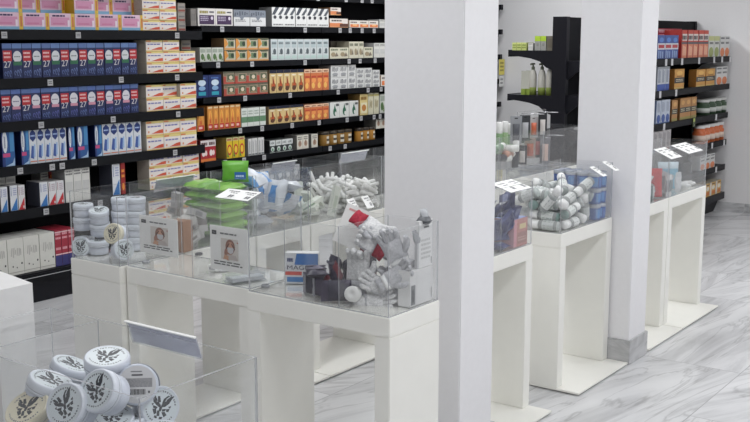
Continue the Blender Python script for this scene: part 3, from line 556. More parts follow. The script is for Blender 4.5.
row('orange', 'tea_carton', 'orange carton', q(3,M), YQ, R[3], 304.5, 329, 104, 4)
row('leaf', 'tea_carton', 'wide white carton with green leaf', q(3,O_), YQ, R[3], 330, 358.5, 101.5, 3)
row('yellowcream', 'tea_carton', 'yellow cream carton', q(3,O_), YQ, R[3], 360, 368, 94, 1)
row('palecream', 'tea_carton', 'pale cream carton', q(3,O_), YQ, R[3], 368.5, 379, 93, 2)
row('smallgreen', 'tea_carton', 'pale green carton', q(3,O_), YQ, R[3], 380, 391, 94, 2)
row('redwhite', 'vitamin_carton', 'red and white carton', q(4,M), YQ, R[4], 201, 216.5, 140, 2)
row('yellow', 'vitamin_carton', 'yellow carton with red ring', q(4,M), YQ, R[4], 227, 245, 137, 3)
row('thinwhite', 'vitamin_carton', 'narrow white carton', q(4,M), YQ, R[4], 248.5, 264.5, 138, 5)
row('blackwhite', 'vitamin_carton', 'black and white carton', q(4,M), YQ, R[4], 270, 293, 139.5, 4)
row('whitecream', 'vitamin_carton', 'cream carton with brown mark', q(4,M), YQ, R[4], 297, 309, 135, 2)
row('whitecream', 'vitamin_carton', 'cream carton with brown mark', q(4,M), YQ, R[4], 311.5, 318, 134, 1)
row('whitecream', 'vitamin_carton', 'cream carton', q(4,O_), YQ, R[4]+.10, 376, 391, 115.5, 3)
row('silverpat', 'medicine_box', 'patterned grey box', q(5,M), YQ, R[5], 243, 300, 168, 7)
row('orangepic', 'medicine_box', 'white and orange box', 'highest shelf by pillar', YQ, R[6], 335, 384, -7, 5)

def tin(desc, place_, yf, z, px0, px1, py, n, lid, body, label_c, name, cat, group):
    xa, xb = x_of(px0, yf, z), x_of(px1, yf, z); w = (xb-xa)/n; h = z_of(py, (xa+xb)/2, yf)-z; r = w*.46
    me = MB(); me.lathe([(0,0),(r*.95,0),(r,.004),(r,h*.78)], [C(*body)]*3, 18)
    b1 = me.mesh('tin_body'); ml = MB(); ml.lathe([(r,h*.78),(r*1.04,h*.78),(r*1.04,h*.98),(r*.98,h),(0,h)], C(*lid, .3), 18); b2 = ml.mesh('tin_lid')
    mk = MB()
    for k in range(7):
        a0 = -math.pi/2+(-.9+1.8*k/7); a1 = -math.pi/2+(-.9+1.8*(k+1)/7); rr = r*1.01
        for (za, zb, cc) in ((.16,.68,label_c), (.34,.5,(70,62,54))):
            r2 = rr if cc == label_c else rr*1.01
            mk.poly([(r2*math.cos(a0),r2*math.sin(a0),h*za),(r2*math.cos(a1),r2*math.sin(a1),h*za),(r2*math.cos(a1),r2*math.sin(a1),h*zb),(r2*math.cos(a0),r2*math.sin(a0),h*zb)], C(*cc))
    b3 = mk.mesh('tin_wrapper')
    for i in range(n):
        key = (desc, place_); CNT[key] = CNT.get(key, 0)+1
        t = thing(name, desc+', '+ordinal(CNT[key]-1)+' from left, '+place_, cat, (xa+(i+.5)*w, yf+r, z+.001), (0,0,.5+rnd.uniform(-.3,.3)), group)
        link('jar', b1, t); link('lid', b2, t); link('paper_label', b3, t)
tin('gold jar with pale label', q(4,O_), YQ, R[4], 324, 354, 130.5, 4, (60,52,40), (150,112,52), (206,200,184), 'ointment_jar', 'jar', 'gold ointment jars on the fifth shelf')
tin('gold jar with pale label', q(4,O_), YQ, R[4], 359, 377, 127.5, 3, (54,46,38), (176,124,50), (206,200,184), 'ointment_jar', 'jar', 'gold ointment jars on the fifth shelf')
# ------------------------------------------------------------------ double-sided shelving by the far pillar
GX0, GX1, GY0, GY1, GF, GB = 7.37, 10.28, 3.56, 3.675, 3.20, 4.065
gt = z_of(17, GX0, GY0)
gon = thing('gondola_shelving', 'black double-sided shelving reaching the white end wall, behind the far pillar', 'shelving', ((GX0+GX1)/2, (GY0+GY1)/2, 0))
def GP(name, par, fn, bev=0):
    m = MB(); m.T = Matrix.Translation((-(GX0+GX1)/2, -(GY0+GY1)/2, 0)); fn(m); return m.build(name, par, bev)
GP('back_panel', gon, lambda m: m.box(GX0+.02, GX1, GY0+.01, GY1-.01, .02, gt, BLK2))
for a, b in ((GX0, GX0+.05), (8.82, 8.86), (GX1-.05, GX1)): GP('upright', gon, lambda m, a=a, b=b: m.box(a, b, GY0-.002, GY1+.002, 0, gt+.004, BLK))
GL = [z_of(59.5, x_of(660, GF, 1.5), GF), z_of(91.5, x_of(660, GF, 1.25), GF), z_of(124.5, x_of(660, GF, .97), GF), z_of(144.5, x_of(706, GF, .7), GF), z_of(170, x_of(706, GF, .45), GF)]
GBASE = z_of(198, x_of(706, GF, .18), GF)
def xprism(m, pts, x0, x1, mat):           # outline in (y, z) pulled along x
    n = len(pts); i = m.add([(x0,y,z) for y, z in pts]+[(x1,y,z) for y, z in pts])
    m.face(list(range(i, i+n))[::-1], mat); m.face(range(i+n, i+2*n), mat)
    for a in range(n): b = (a+1) % n; m.face((i+a, i+b, i+n+b, i+n+a), mat)
def gshelf(z, side, x0, x1, tags=()):
    ya, yb = (GF, GY0) if side < 0 else (GB, GY1); s = 1 if side < 0 else -1
    def f(m):
        m.box(x0, x1, min(ya+s*.012, yb), max(ya+s*.012, yb), z-.022, z, BLK)
        for xx in (x0, x1-.02):
            p = [(ya+s*.012, z-.04), (ya+s*.10, z-.048), (ya+s*.20, z-.062), (ya+s*.28, z-.085), (ya+s*.335, z-.13), (yb, z-.15), (yb, z-.022), (ya+s*.012, z-.022)]
            xprism(m, p if s < 0 else p[::-1], xx, xx+.02, BLK)
    o = GP('shelf', gon, f)
    GP('price_rail', o, lambda m: m.box(x0, x1, min(ya, ya+s*.012), max(ya, ya+s*.012), z-.050, z+.004, RAIL))
    for px in tags:
        xx = x_of(px, ya, z-.02)
        if x0 < xx < x1: GP('price_tag', o, lambda m: m.box(xx-.02, xx+.02, ya-.004, ya, z-.055, z+.002, SHW))
    return o
GT = [(666, 672, 682, 699, 714, 722, 730), (660, 676), (664, 716), (712, 724), (716,)]
for i, z in enumerate(GL): gshelf(z, -1, GX0+.03, GX1-.03, GT[i])
ZL = [z_of(50.3, GX0, GB), z_of(94.3, GX0, GB), .93, .62]
for z in ZL: gshelf(z, 1, GX0+.005, GX1-.03)
def gbase(m):
    for s, ya, yb in ((1, GF-.01, GY0), (-1, GB+.01, GY1)):
        p = [(ya, GBASE-.065), (ya+s*.06, GBASE-.085), (ya+s*.10, 0), (yb, 0), (yb, GBASE), (ya, GBASE)]
        xprism(m, p if s < 0 else p[::-1], GX0+.02, GX1-.03, BLK)
GP('base_deck', gon, gbase)

YG = GF+.02
G_ = 'of far double-sided shelving'
def gq(i): return ['top shelf ', 'second shelf ', 'third shelf ', 'fourth shelf ', 'fifth shelf ', 'base '][i]+G_
row('bluewhite', 'vitamin_carton', 'blue and white carton', gq(0), YG, GL[0], 657.5, 678, 35, 3)
row('rednavy', 'tea_carton', 'red carton seen behind', gq(0), YG+.16, GL[0], 657, 681, 28.5, 3, 1, .1)
row('pouchred', 'tea_carton', 'red and white carton', gq(0), YG, GL[0], 681, 708, 30, 5, 1, .2)
row('pouchgreen', 'tea_pouch', 'white and green pouch', gq(0), YG, GL[0], 708, 719, 36, 2, 1, .09)
row('pouchorange', 'tea_pouch', 'white and orange pouch', gq(0), YG, GL[0], 719.5, 729, 36, 2, 1, .09)
row('bluetube', 'cream_carton', 'pale carton with blue foot', gq(1), YG, GL[1], 657, 669, 66.5, 3)
row('pouchorange', 'tea_pouch', 'white and orange pouch', gq(1), YG, GL[1], 716, 727, 66.5, 2, 1, .08)
row('bluedrop', 'cream_carton', 'pale carton with blue drop', gq(2), YG, GL[2], 656, 669.5, 100, 3)
row('greybag', 'cream_carton', 'pale grey carton', gq(3), YG, z_of(152, x_of(660, YG, .75), YG), 653, 670.5, 130.5, 4)
row('pouchorange', 'tea_pouch', 'white and orange pouch', gq(4), YG, GL[4], 700, 714.5, 154.5, 3, 1, .08)
row('orangewhite', 'tea_carton', 'orange and white carton', gq(5), YG-.01, GBASE, 704, 720.5, 182, 3, 1, .1)

def shelf_bottle(name, desc, place_, yf, z, pxs, py, wpx, body, band, cap, cat='bottle', group=None, shoulder=.7, capw=.45):
    m = None
    for px in pxs:
        x = x_of(px, yf, z)
        if m is None:
            h = z_of(py, x, yf)-z; r = (x_of(px+wpx/2, yf, z)-x_of(px-wpx/2, yf, z))/2*.98
            b = MB(); b.lathe([(0,0),(r*.95,0),(r,.006),(r,h*.16),(r*1.005,h*.16),(r*1.005,h*.46),(r,h*.46),(r,h*shoulder),(r*.8,h*(shoulder+.07)),(r*capw,h*(shoulder+.11)),(r*capw,h*.86)], [C(*body)]*3+[C(*band)]*3+[C(*body)]*4, 16)
            b1 = b.mesh('bottle_body'); c = MB(); c.lathe([(r*capw*1.15,h*.84),(r*capw*1.15,h*.985),(r*capw,h),(0,h)], C(*cap), 14); c1 = c.mesh('bottle_cap'); m = 1
        x = x_of(px, yf+r, z); key = (desc, place_); CNT[key] = CNT.get(key, 0)+1
        t = thing(name, desc+', '+ordinal(CNT[key]-1)+' from left, '+place_, cat, (x, yf+r, z+.001), None, group or desc+'s, '+place_)
        link('body', b1, t); link('cap', c1, t)
OR_ = (206,146,62); BK = (40,40,42)
kind('amberpack', (206,150,70), (150,100,44), (206,150,70), [('r',0,.30,1,.58,(44,42,42)), ('b',.15,.38,.85,.50,(206,196,170),2), ('e',.5,.80,.30,.11,(226,180,96)), ('r',0,0,1,.10,(214,180,110)), ('r',.2,.62,.8,.66,(120,70,30))])
kind('brownpack', (176,126,72), (120,84,46), (176,126,72), [('r',0,.34,1,.58,(52,52,48)), ('b',.15,.40,.85,.52,(196,190,160),2), ('e',.5,.80,.30,.11,(206,160,96)), ('r',0,0,1,.14,(150,140,80))])
row('amberpack', 'coffee_pack', 'amber pack with black band', gq(1), YG, GL[1], 674.5, 684, 69, 1, 1, .07)
row('amberpack', 'coffee_pack', 'amber pack with black band', gq(1), YG, GL[1], 696, 714.5, 69, 2, 1, .07)
row('brownpack', 'coffee_pack', 'brown pack with dark band', gq(2), YG, GL[2], 671.5, 677, 100, 1, 1, .06)
row('brownpack', 'coffee_pack', 'brown pack with dark band', gq(2), YG, GL[2], 679.5, 696, 97.5, 3, 1, .06)
shelf_bottle('supplement_jar', 'dark green jar with white top', gq(2), YG, GL[2], (701.5, 708, 713.5, 718.5), 101, 5.4, (62,84,62), (196,200,194), (206,206,202), 'jar', shoulder=.66, capw=.8)
shelf_bottle('supplement_jar', 'orange jar with white cap', gq(3), YG, GL[3], (698.5, 703, 708, 712.5, 717), 127, 4.6, (206,110,66), (222,200,186), (218,216,214), 'jar', shoulder=.60, capw=.8)
o = MB(); o.box(-.028,.028,-.003,0,-.085,0,C(72,84,52)); o.box(-.02,.02,-.0036,-.003,-.04,-.01,C(176,190,90)); o = o.build('shelf_tag'); place(o, (x_of(694, GF-.006, GL[2]), GF-.006, GL[2]+.012)); tag(o, 'small green tag hanging on third shelf rail of far shelving', 'tag')
# the side towards the wall shelving
def end_items(key, name, desc, z, pxs, py, depth=.12, cat='box', x=GX0+.03, place_='shelf end beside black post'):
    for i, (a, b) in enumerate(pxs):
        ya, yb = y_of(b, x, z), y_of(a, x, z); h = z_of(py, x, (ya+yb)/2)-z
        o = link(name, carton_mesh(key, yb-ya-.003, h, depth)); place(o, (x, (ya+yb)/2, z), (0,0,-math.pi/2))
        kk = (desc, z); CNT[kk] = CNT.get(kk, 0)+1
        tag(o, desc+', '+ordinal(CNT[kk]-1)+' from left on '+place_, cat, desc+' group')
end_items('greencarton', 'soap_carton', 'lime green carton', ZL[0], ((512,516.5),(516.5,521.5),(521.5,526.5)), 42.5)
end_items('plainwhite', 'soap_carton', 'plain white carton', ZL[0], ((528,533),), 43)
end_items('greencap', 'lotion_carton', 'grey carton with lime lid', ZL[0], ((534.5,540.5),(540.5,546)), 36)
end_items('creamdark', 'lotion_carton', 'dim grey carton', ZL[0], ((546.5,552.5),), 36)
def lotion(px, py, z, i):
    x = GX0+.06; y = y_of(px, x, z); h = z_of(py, x, y)-z; r = .030
    t = thing('lotion_bottle', 'grey lotion bottle with lime foot, '+ordinal(i)+' from left beside black post', 'bottle', (x, y, z), None, 'lotion bottles on the shelf end')
    b = MB(); b.lathe([(0,0),(r,0),(r,h*.24),(r*1.01,h*.25),(r*.98,h*.62),(r*.75,h*.74),(r*.42,h*.8)], [C(130,146,70),C(140,156,76)]+[C(176,174,166)]*4, 16); b.build('body', t)
    c = MB(); c.lathe([(r*.46,h*.79),(r*.46,h*.88),(r*.2,h*.9),(r*.2,h*.95),(r*.55,h*.95),(r*.5,h),(0,h)], C(82,88,70), 14)
    c.box(-r*.2, r*.2, 0, r*.8, h*.93, h*.985, C(82,88,70)); c.build('pump', t)
for i, (px, py) in enumerate(((532.5,63),(541.5,63),(549.5,62))): lotion(px, py, ZL[1], i)
def tubeup(px, py, i):
    x = GX0+.05; y = y_of(px, x, ZL[1]); h = z_of(py, x, y)-ZL[1]
    m = MB(); m.prism([(-.024,-.016),(.024,-.016),(.024,.016),(-.024,.016)], 0, h*.25, C(130,150,60)); i0 = m.add([(-.024,-.016,h*.25),(.024,-.016,h*.25),(.024,.016,h*.25),(-.024,.016,h*.25),(-.03,-.003,h),(.03,-.003,h),(.03,.003,h),(-.03,.003,h)])
    for q_ in ((0,1,5,4),(1,2,6,5),(2,3,7,6),(3,0,4,7),(4,5,6,7)): m.face([i0+a for a in q_], C(168,168,158))
    o = m.build('lotion_tube'); place(o, (x, y, ZL[1]), (0,0,-math.pi/2)); tag(o, 'grey squeeze tube with lime foot, '+ordinal(i)+' from left beside the pump bottles', 'tube', 'squeeze tubes')
tubeup(524.5, 71, 0); tubeup(529, 70.5, 1)
# small white tray visible on the near side of the black post
o = MB(); zt = z_of(135, GX0+.3, GY0-.10); o.box(-.16,.16,-.1,.1,0,.018,C(222,222,222)); o.box(-.03,.12,-.02,.06,.018,.045,C(214,214,214)); ob = o.build('display_tray'); place(ob, (GX0+.30, GY0-.12, GL[2]+.004)); tag(ob, 'small white tray on the shelf just behind the far pillar', 'tray')

# ------------------------------------------------------------------ display tables and their clear cases
TH = .78
def table(label, x0, x1, y0, y1, long_axis, base_side):
    """two end panels under a thick top; base plate reaches out on base_side"""
    cx, cy = (x0+x1)/2, (y0+y1)/2; t = thing('display_table', label, 'table', (cx, cy, 0), None)
    X, Y = (x1-x0)/2, (y1-y0)/2; pt = .062; tt = .068; bp = .016
    m = MB(); m.box(-X, X, -Y, Y, TH-tt, TH, LAM); m.build('tabletop', t, .0025)
    for s in (-1, 1):
        m = MB()
        if long_axis == 'x': a, b = sorted((s*X, s*(X-pt))); m.box(a, b, -Y, Y, bp, TH-tt, LAM)
        else: a, b = sorted((s*Y, s*(Y-pt))); m.box(-X, X, a, b, bp, TH-tt, LAM)
        m.build('end_panel', t, .0025)
    m = MB(); e = .118
    if base_side == '-y': m.box(-X, X, -Y-e, Y, .006, bp, LAM)
    elif base_side == '0': m.box(-X, X, -Y, Y, .006, bp, LAM)
    elif base_side == '-x': m.box(-X-e, X, -Y, Y, .006, bp, LAM)
    else: m.box(-X, X+e, -Y, Y, .006, bp, LAM)
    m.build('base_plate', t, .002)
    return t
CZ = 1.068
def sheet(mb, x0, x1, y0, y1, z0, z1):
    d = (x1-x0, y1-y0, z1-z0); k = d.index(min(d)); f = {'xm':ACR_EDGE,'xp':ACR_EDGE,'ym':ACR_EDGE,'yp':ACR_EDGE,'zm':ACR_EDGE,'zp':ACR_EDGE}
    for n in (('xm','xp'),('ym','yp'),('zm','zp'))[k]: f[n] = ACR
    mb.box(x0, x1, y0, y1, z0, z1, ACR, **f)
def case(label, x0, x1, y0, y1, div=(), z1=CZ, open_back=False):
    x0 += .005; x1 -= .005; y0 += .005; y1 -= .005; t_ = .0042; z0 = TH+.0008
    cx, cy = (x0+x1)/2, (y0+y1)/2; t = thing('display_case', label, 'clear case', (cx, cy, TH))
    def P(n, *b): m = MB(); m.T = Matrix.Translation((-cx, -cy, -TH)); sheet(m, *b); return m.build(n, t)
    P('bottom_panel', x0+t_, x1-t_, y0+t_, y1-t_, z0, z0+.003)
    P('front_panel', x0, x1, y0, y0+t_, z0, z1); P('back_panel', x0, x1, y1-t_, y1, z0, z1)
    P('side_panel', x0, x0+t_, y0+t_, y1-t_, z0, z1); P('side_panel', x1-t_, x1, y0+t_, y1-t_, z0, z1)
    for a, v in div:
        if a == 'x': P('divider', v-t_/2, v+t_/2, y0+t_, y1-t_, z0+.003, z1-.002)
        else: P('divider', x0+t_, x1-t_, v-t_/2, v+t_/2, z0+.003, z1-.002)
    return t
TB = {
 'G': ('white display table nearest the camera, under pale blue tubs', 1.172, 1.488, 1.370, 2.045, 'y', '+x'),
 'G2': ('white display table beside the nearest one, carrying a white carton', 1.172, 1.488, 2.05, 2.72, 'y', '+x'),
 'F': ('white display table under the work gloves, against the near pillar', 2.728, 3.038, 1.930, 2.573, 'y', '-x'),
 'B': ('white display table under the two photo sign cards', 2.752, 3.062, 2.579, 3.268, 'y', '-x'),
 'J': ('white display table under the stacked pale tubs and green packs', 2.725, 3.540, 3.275, 3.59, 'x', '0'),
 'M1': ('white display table under the bag heap, beside the green packs', 3.545, 3.936, 3.27, 3.58, 'x', '-y'),
 'M2': ('white display table under the heap of slim white tubes', 3.942, 4.562, 3.27, 3.58, 'x', '-y'),
 'M3': ('white display table in back row hidden behind the near pillar', 4.567, 5.19, 3.27, 3.58, 'x', '-y'),
 'M4': ('white display table in back row, second from the black post', 5.195, 5.86, 3.27, 3.58, 'x', '-y'),
 'M5': ('white display table under lying bottles with white caps, back row', 5.865, 6.48, 3.27, 3.58, 'x', '-y'),
 'M6': ('white display table in back row nearest the black post', 6.485, 7.10, 3.27, 3.58, 'x', '-y'),
 'P': ('white display table under dark blue packs, behind the near pillar', 3.62, 4.15, 2.14, 2.45, 'x', '-y'),
 'A': ('white display table under heaped capped bottles, beside the far pillar', 4.435, 5.035, 2.14, 2.45, 'x', '-y'),
 'C': ('white display table under red pouch, just past the far pillar', 5.325, 5.845, 2.14, 2.45, 'x', '-y'),
 'D': ('white display table under light blue pack, last in its row', 5.851, 6.50, 2.14, 2.45, 'x', '-y')}
for k, v in TB.items(): table(*v)
def cs(k, label, div=(), **kw): v = TB[k]; return case(label, v[1], v[2], v[3], v[4], div, **kw)
cs('G', 'clear acrylic case nearest the camera, holding big pale tubs', (('y', 1.86),))
cs('F', 'clear acrylic case holding gloves and purple packs', (('y', 2.15), ('y', 2.395)))
cs('B', 'clear acrylic case with two sign cards inside', (('y', 2.89),), z1=1.076)
cs('J', 'clear acrylic case holding stacked tubs and green packs', (('x', 3.052), ('x', 3.318)))
cs('M1', 'clear acrylic case holding blue and white bags')
cs('M2', 'clear acrylic case holding slim white tubes', (('x', 4.238),))
cs('M3', 'empty clear acrylic case behind the near pillar', (('x', 4.88),))
cs('M4', 'empty clear acrylic case in back row past the near pillar', (('x', 5.53),))
cs('M5', 'clear acrylic case holding green tubes and capped bottles', (('x', 6.2),))
cs('M6', 'clear acrylic case round the hanging cosmetic packs, by the black post')
cs('P', 'clear acrylic case holding dark blue packs', (('x', 3.87),))
cs('A', 'clear acrylic case full of capped bottles and blue tubs', (('x', 4.862),))
cs('C', 'clear acrylic case holding a red pouch', (('x', 5.46),))
cs('D', 'clear acrylic case holding a light blue pack', (('x', 6.238),))

# ------------------------------------------------------------------ price strips and cards
PAPER = C(244, 244, 242, .5, 0, .02)
def strip(name, label, mid, along, out, L, Wd, tilt, cat='price strip', lines=True, holder=True, seed=0, group=None):
    a = Vector(along).normalized(); o_ = Vector(out).normalized()
    d = (o_*math.cos(tilt) - Vector((0,0,1))*math.sin(tilt)).normalized(); n = a.cross(d)
    if n.z < 0: a = -a; n = a.cross(d)
    M4 = Matrix.Identity(4)
    for i in range(3): M4[i][0], M4[i][1], M4[i][2] = a[i], d[i], n[i]
    t = thing(name, label, cat, mid, M4.to_quaternion(), group)
    m = MB(); m.box(-L/2, L/2, 0, Wd, .0022, .0032, PAPER if lines else C(214,212,226,.5))
    if lines:
        k = max(1, int(L/.07))
        for i in range(k):
            xa = -L/2+L*(i+.12)/k; xb = -L/2+L*(i+.82)/k; r = random.Random(seed+i)
            for (v0, v1, w0) in ((.16,.26,.9),(.34,.42,.6),(.58,.84,.42)):
                x = xa
                while x < xa+(xb-xa)*w0:
                    xe = min(x+(xb-xa)*r.uniform(.1,.22), xa+(xb-xa)*w0)
                    i0 = m.add([(x,Wd*v0,.0036),(xe,Wd*v0,.0036),(xe,Wd*v1,.0036),(x,Wd*v1,.0036)]); m.face((i0,i0+1,i0+2,i0+3), C(112,112,116)); x = xe+.003
    m.build('paper', t)
    if holder:
        h = MB(); h.box(-L/2-.004, L/2+.004, -.003, Wd+.003, 0, .0018, FILM); h.box(-L/2-.004, L/2+.004, -.006, -.003, -.03 if tilt < 1 else -.004, .0018, ACR_EDGE if tilt < 1 else PAPER); h.build('holder', t)
    return t
fr = 2.14
def fx(px, z=CZ): return x_of(px, fr, z)
strip('price_strip', 'long white price strip above the dark blue packs', (x_of(506, 2.18, CZ), 2.205, CZ+.012), (1,0,0), (0,-1,0), .185, .105, .28, seed=3)
strip('price_strip', 'white price strip hanging above the red pouch', (x_of(659, 2.16, CZ), 2.16, CZ+.012), (1,0,0), (0,-1,0), .17, .115, .42, seed=4)
strip('price_strip', 'wide white price strip above the light blue pack', (x_of(680, 2.15, CZ), 2.16, CZ+.012), (1,0,0), (0,-1,0), .24, .115, .36, seed=5)
strip('price_card', 'small white price card above blue tubs, nearer the bottles', (x_of(593, 2.14, 1.05), 2.15, CZ), (1,0,0), (0,-1,0), .050, .085, .5, 'price card', seed=6, holder=False)
strip('price_card', 'small white price card above blue tubs, nearer the pillar', (x_of(605.5, 2.14, 1.06), 2.15, CZ+.012), (1,0,0), (0,-1,0), .050, .085, .5, 'price card', seed=7, holder=False)
strip('price_strip', 'white price strip tilted before the green packs', (3.058, (y_of(228, 3.06, 1.08)+y_of(263, 3.06, 1.08))/2, 1.088), (0,1,0), (-1,0,0), .18, .085, .30, seed=8)
strip('price_strip', 'price strip on the nearest case, facing away', (1.485, (y_of(128,1.485,CZ)+y_of(194,1.485,CZ))/2, CZ+.006), (0,1,0), (1,0,0), .215, .05, 1.25, seed=9, lines=False)
for px0, px1, k_, lab in ((157, 194, 'J', 'price strip on the back of the case with stacked tubs'), (273, 296, 'M1', 'price strip on the back of the bag case'), (342, 368, 'M2', 'price strip on the back of the tube case')):
    yb = TB[k_][4]-.004; xa, xb = x_of(px0, yb, CZ), x_of(px1, yb, CZ)
    strip('price_strip', lab, ((xa+xb)/2, yb, CZ-.012), (1,0,0), (0,1,0), xb-xa, .06, 1.2, seed=px0, lines=False)
for px, lab in ((349.5, 'small tilted price card before tube heap, nearer the bags'), (364, 'small tilted price card before tube heap, nearer the pillar')):
    strip('price_card', lab, (x_of(px, 3.262, TH+.06), 3.262, TH+.092), (1,0,0), (0,-1,0), .062, .075, .95, 'price card', seed=int(px), holder=False)
# ------------------------------------------------------------------ pale tubs (jars with animal emblem lids)
TUBW = C(206, 211, 222, .32, 0, .02); TUBL = C(216, 221, 230, .3, 0, .02); LIDF = C(214, 222, 226, .35, 0, .02); INK = C(58, 60, 66); CREAM = C(214, 208, 186, .4); GREYP = C(178, 180, 186)
JR, JH = .0485, .064
def tub_body():
    m = MB(); m.lathe([(0,0),(.042,0),(.0455,.003),(.0455,.036),(.0440,.0375)], [TUBW,TUBW,TUBW,C(132,136,148)], 32); return m.mesh('tub_body')
def tub_lid(mat):
    m = MB(); m.lathe([(.0455,.0375),(.0485,.0375),(.0485,.044),(.0478,.0447),(.0485,.0455),(.0485,.059),(.0465,.0628),(.044,.064),(.0425,.0628),(.0,.0628)], [C(150,154,164),mat,C(150,154,164),C(150,154,164)]+[mat]*5, 36); return m.mesh('tub_lid')
def ring_marks(m, r0, r1, z, a0, a1, n, mat, seed):
    r = random.Random(seed)
    for k in range(n):
        a = a0+(a1-a0)*k/n; b = a+(a1-a0)/n*r.uniform(.45, .75); rr = r0+(r1-r0)*r.choice((0,.15,.3))
        i = m.add([(rr*math.cos(a),rr*math.sin(a),z),(r1*math.cos(a),r1*math.sin(a),z),(r1*math.cos(b),r1*math.sin(b),z),(rr*math.cos(b),rr*math.sin(b),z)]); m.face((i,i+1,i+2,i+3), mat)
def emblem(cream=False):
    z = .0631; m = MB(); S = .001
    def P(pts, mat=INK): cx = sum(p[0] for p in pts)/len(pts); cy = sum(p[1] for p in pts)/len(pts); i = m.add([((cx+(x-cx)*1.3)*S*1.08, (cy+(y-cy)*1.3)*S*1.08, z) for x, y in pts]); m.face(range(i, i+len(pts)), mat)
    face = CREAM if cream else LIDF
    n = 36; i = m.add([(.042*math.cos(2*math.pi*k/n), .042*math.sin(2*math.pi*k/n), z-.00008) for k in range(n)]); m.face(range(i, i+n), face)
    ring_marks(m, .0335, .0375, z, .35*math.pi*0+math.radians(200), math.radians(340), 15, C(110,114,120), 3)
    ring_marks(m, .0335, .0375, z, math.radians(20), math.radians(160), 15, C(110,114,120), 4)
    # a sketchy horned animal: head, horns, shoulders and legs as loose ink strokes
    for p in ([(2,2),(9,4),(15,11),(18,20),(13,16),(8,13),(3,9)], [(12,16),(20,23),(22,28),(16,25),(10,18)], [(6,12),(8,20),(13,25),(9,25),(3,18),(2,11)],
              [(-3,4),(-8,8),(-15,9),(-20,14),(-18,7),(-12,3),(-5,0)], [(-16,10),(-22,19),(-18,19),(-12,12)], [(-9,9),(-12,19),(-8,20),(-4,11)],
              [(-2,0),(3,1),(2,-8),(-2,-7)], [(-17,-1),(-8,-2),(-10,-6),(-16,-5)], [(-16,-9),(-10,-7),(-7,-14),(-11,-17)], [(-5,-10),(-1,-9),(1,-18),(-4,-19)],
              [(5,-4),(12,-2),(11,-6),(6,-8)], [(6,-11),(11,-9),(16,-13),(12,-18),(9,-15)], [(14,-2),(20,0),(19,-6),(15,-6)], [(-8,-20),(-3,-22),(-4,-25),(-9,-24)], [(3,-21),(9,-20),(8,-24),(3,-25)],
              [(17,4),(22,7),(21,2)], [(-22,2),(-18,4),(-19,-1)]): P(p if sum((p[k-1][0]*p[k][1]-p[k][0]*p[k-1][1]) for k in range(len(p))) > 0 else p[::-1])
    return m.mesh('tub_emblem')
def back_print():   # drawn for the tub's underside
    z = -.0003; m = MB()
    def Q(x0,x1,y0,y1,mat,dz=0):
        i = m.add([(x0,y0,z-dz),(x0,y1,z-dz),(x1,y1,z-dz),(x1,y0,z-dz)]); m.face((i,i+1,i+2,i+3), mat)
    n = 32; i = m.add([(.041*math.cos(-2*math.pi*k/n), .041*math.sin(-2*math.pi*k/n), z) for k in range(n)]); m.face(range(i, i+n), C(206,206,208))
    Q(-.033,.033,-.006,.014,C(170,170,172),.0001)
    r = random.Random(2)
    for k in range(7):
        y = .0125-k*.0027; x = -.032
        while x < .030: w = r.uniform(.004,.010); Q(x, min(.032,x+w), y-.0015, y, C(128,128,132), .0002); x += w+.0012
    Q(-.012,.012,.019,.0225,C(70,70,76),.0002); x = -.018
    for k in range(14): w = r.choice((.0008,.0014,.002)); Q(x,x+w,-.022,-.010,C(50,50,54),.0002); x += w+.0011
    Q(.020,.025,-.021,-.014,C(60,60,66),.0002); Q(-.028,-.024,-.019,-.014,C(80,80,84),.0002)
    Q(-.010,.014,.027,.0295,C(120,120,124),.0002)
    return m.mesh('tub_print')
TM = (tub_body(), tub_lid(TUBL), tub_lid(CREAM), emblem(), emblem(True), back_print())
def tub(label, lidc=None, n=(0,0,1), base=None, cream=False, spin=0.0, group=None, s=1.0):
    if group and 'stacked' in group: s = .9
    n = Vector(n).normalized(); q_ = quat_to(n, 0)
    # turn so that the emblem's top points as far up as the lid allows
    yv = q_ @ Vector((0,1,0)); u = UP - n*UP.dot(n)
    if u.length > 1e-3:
        u.normalize(); ang = math.atan2(n.dot(yv.cross(u)), yv.dot(u)); spin += ang
    q_ = Quaternion(n, spin) @ q_
    p = Vector(base) if base is not None else Vector(lidc) - n*JH*s
    t = thing('balm_tub', label, 'tub', p, q_, group); t.scale = (s, s, s)
    link('tub', TM[0], t); l = link('lid', TM[2] if cream else TM[1], t); link('emblem', TM[4] if cream else TM[3], l); link('bottom_print', TM[5], t)
    return t
def tub_g(label, px, py, x, n, **k):
    k.setdefault('s', 1.1); return tub(label, lidc=atx(px, py, x), n=n, **k)
GRP = 'pale tubs in the nearest case'
tub_g('pale blue tub lying on top of heap, lid up, in nearest case', 107, 355.5, 1.375, cdir(.06,.93,.36), spin=-.15, group=GRP, s=1.0)
tub_g('pale tub with big emblem lid tilted, just under topmost tub', 96, 390, 1.275, cdir(-.40,.34,.85), spin=.45, group=GRP, s=.92)
tub_g('pale tub with emblem lid, frontmost of the nearest heap', 64, 405, 1.235, cdir(-.36,.28,.89), spin=.5, group=GRP, s=.95)
tub_g('pale tub with cream lid, lying outermost in the nearest heap', 26, 407, 1.228, cdir(-.25,.72,.64), cream=True, spin=.2, group=GRP, s=1.0)
tub_g('pale tub with small emblem lid at case corner, nearest heap', 161, 407, 1.43, cdir(.56,.12,.80), spin=-.35, s=.92, group=GRP)
n7 = -cdir(.16,.2,.96); tub('pale tub showing printed underside with barcode, in nearest case', base=atx(137, 384.5, 1.385), n=n7, spin=0, group=GRP, s=.95)
tub_g('pale tub on its edge between cream-lidded and emblem tubs', 52, 379, 1.30, cdir(.36,.90,.16), group=GRP, s=1.0)
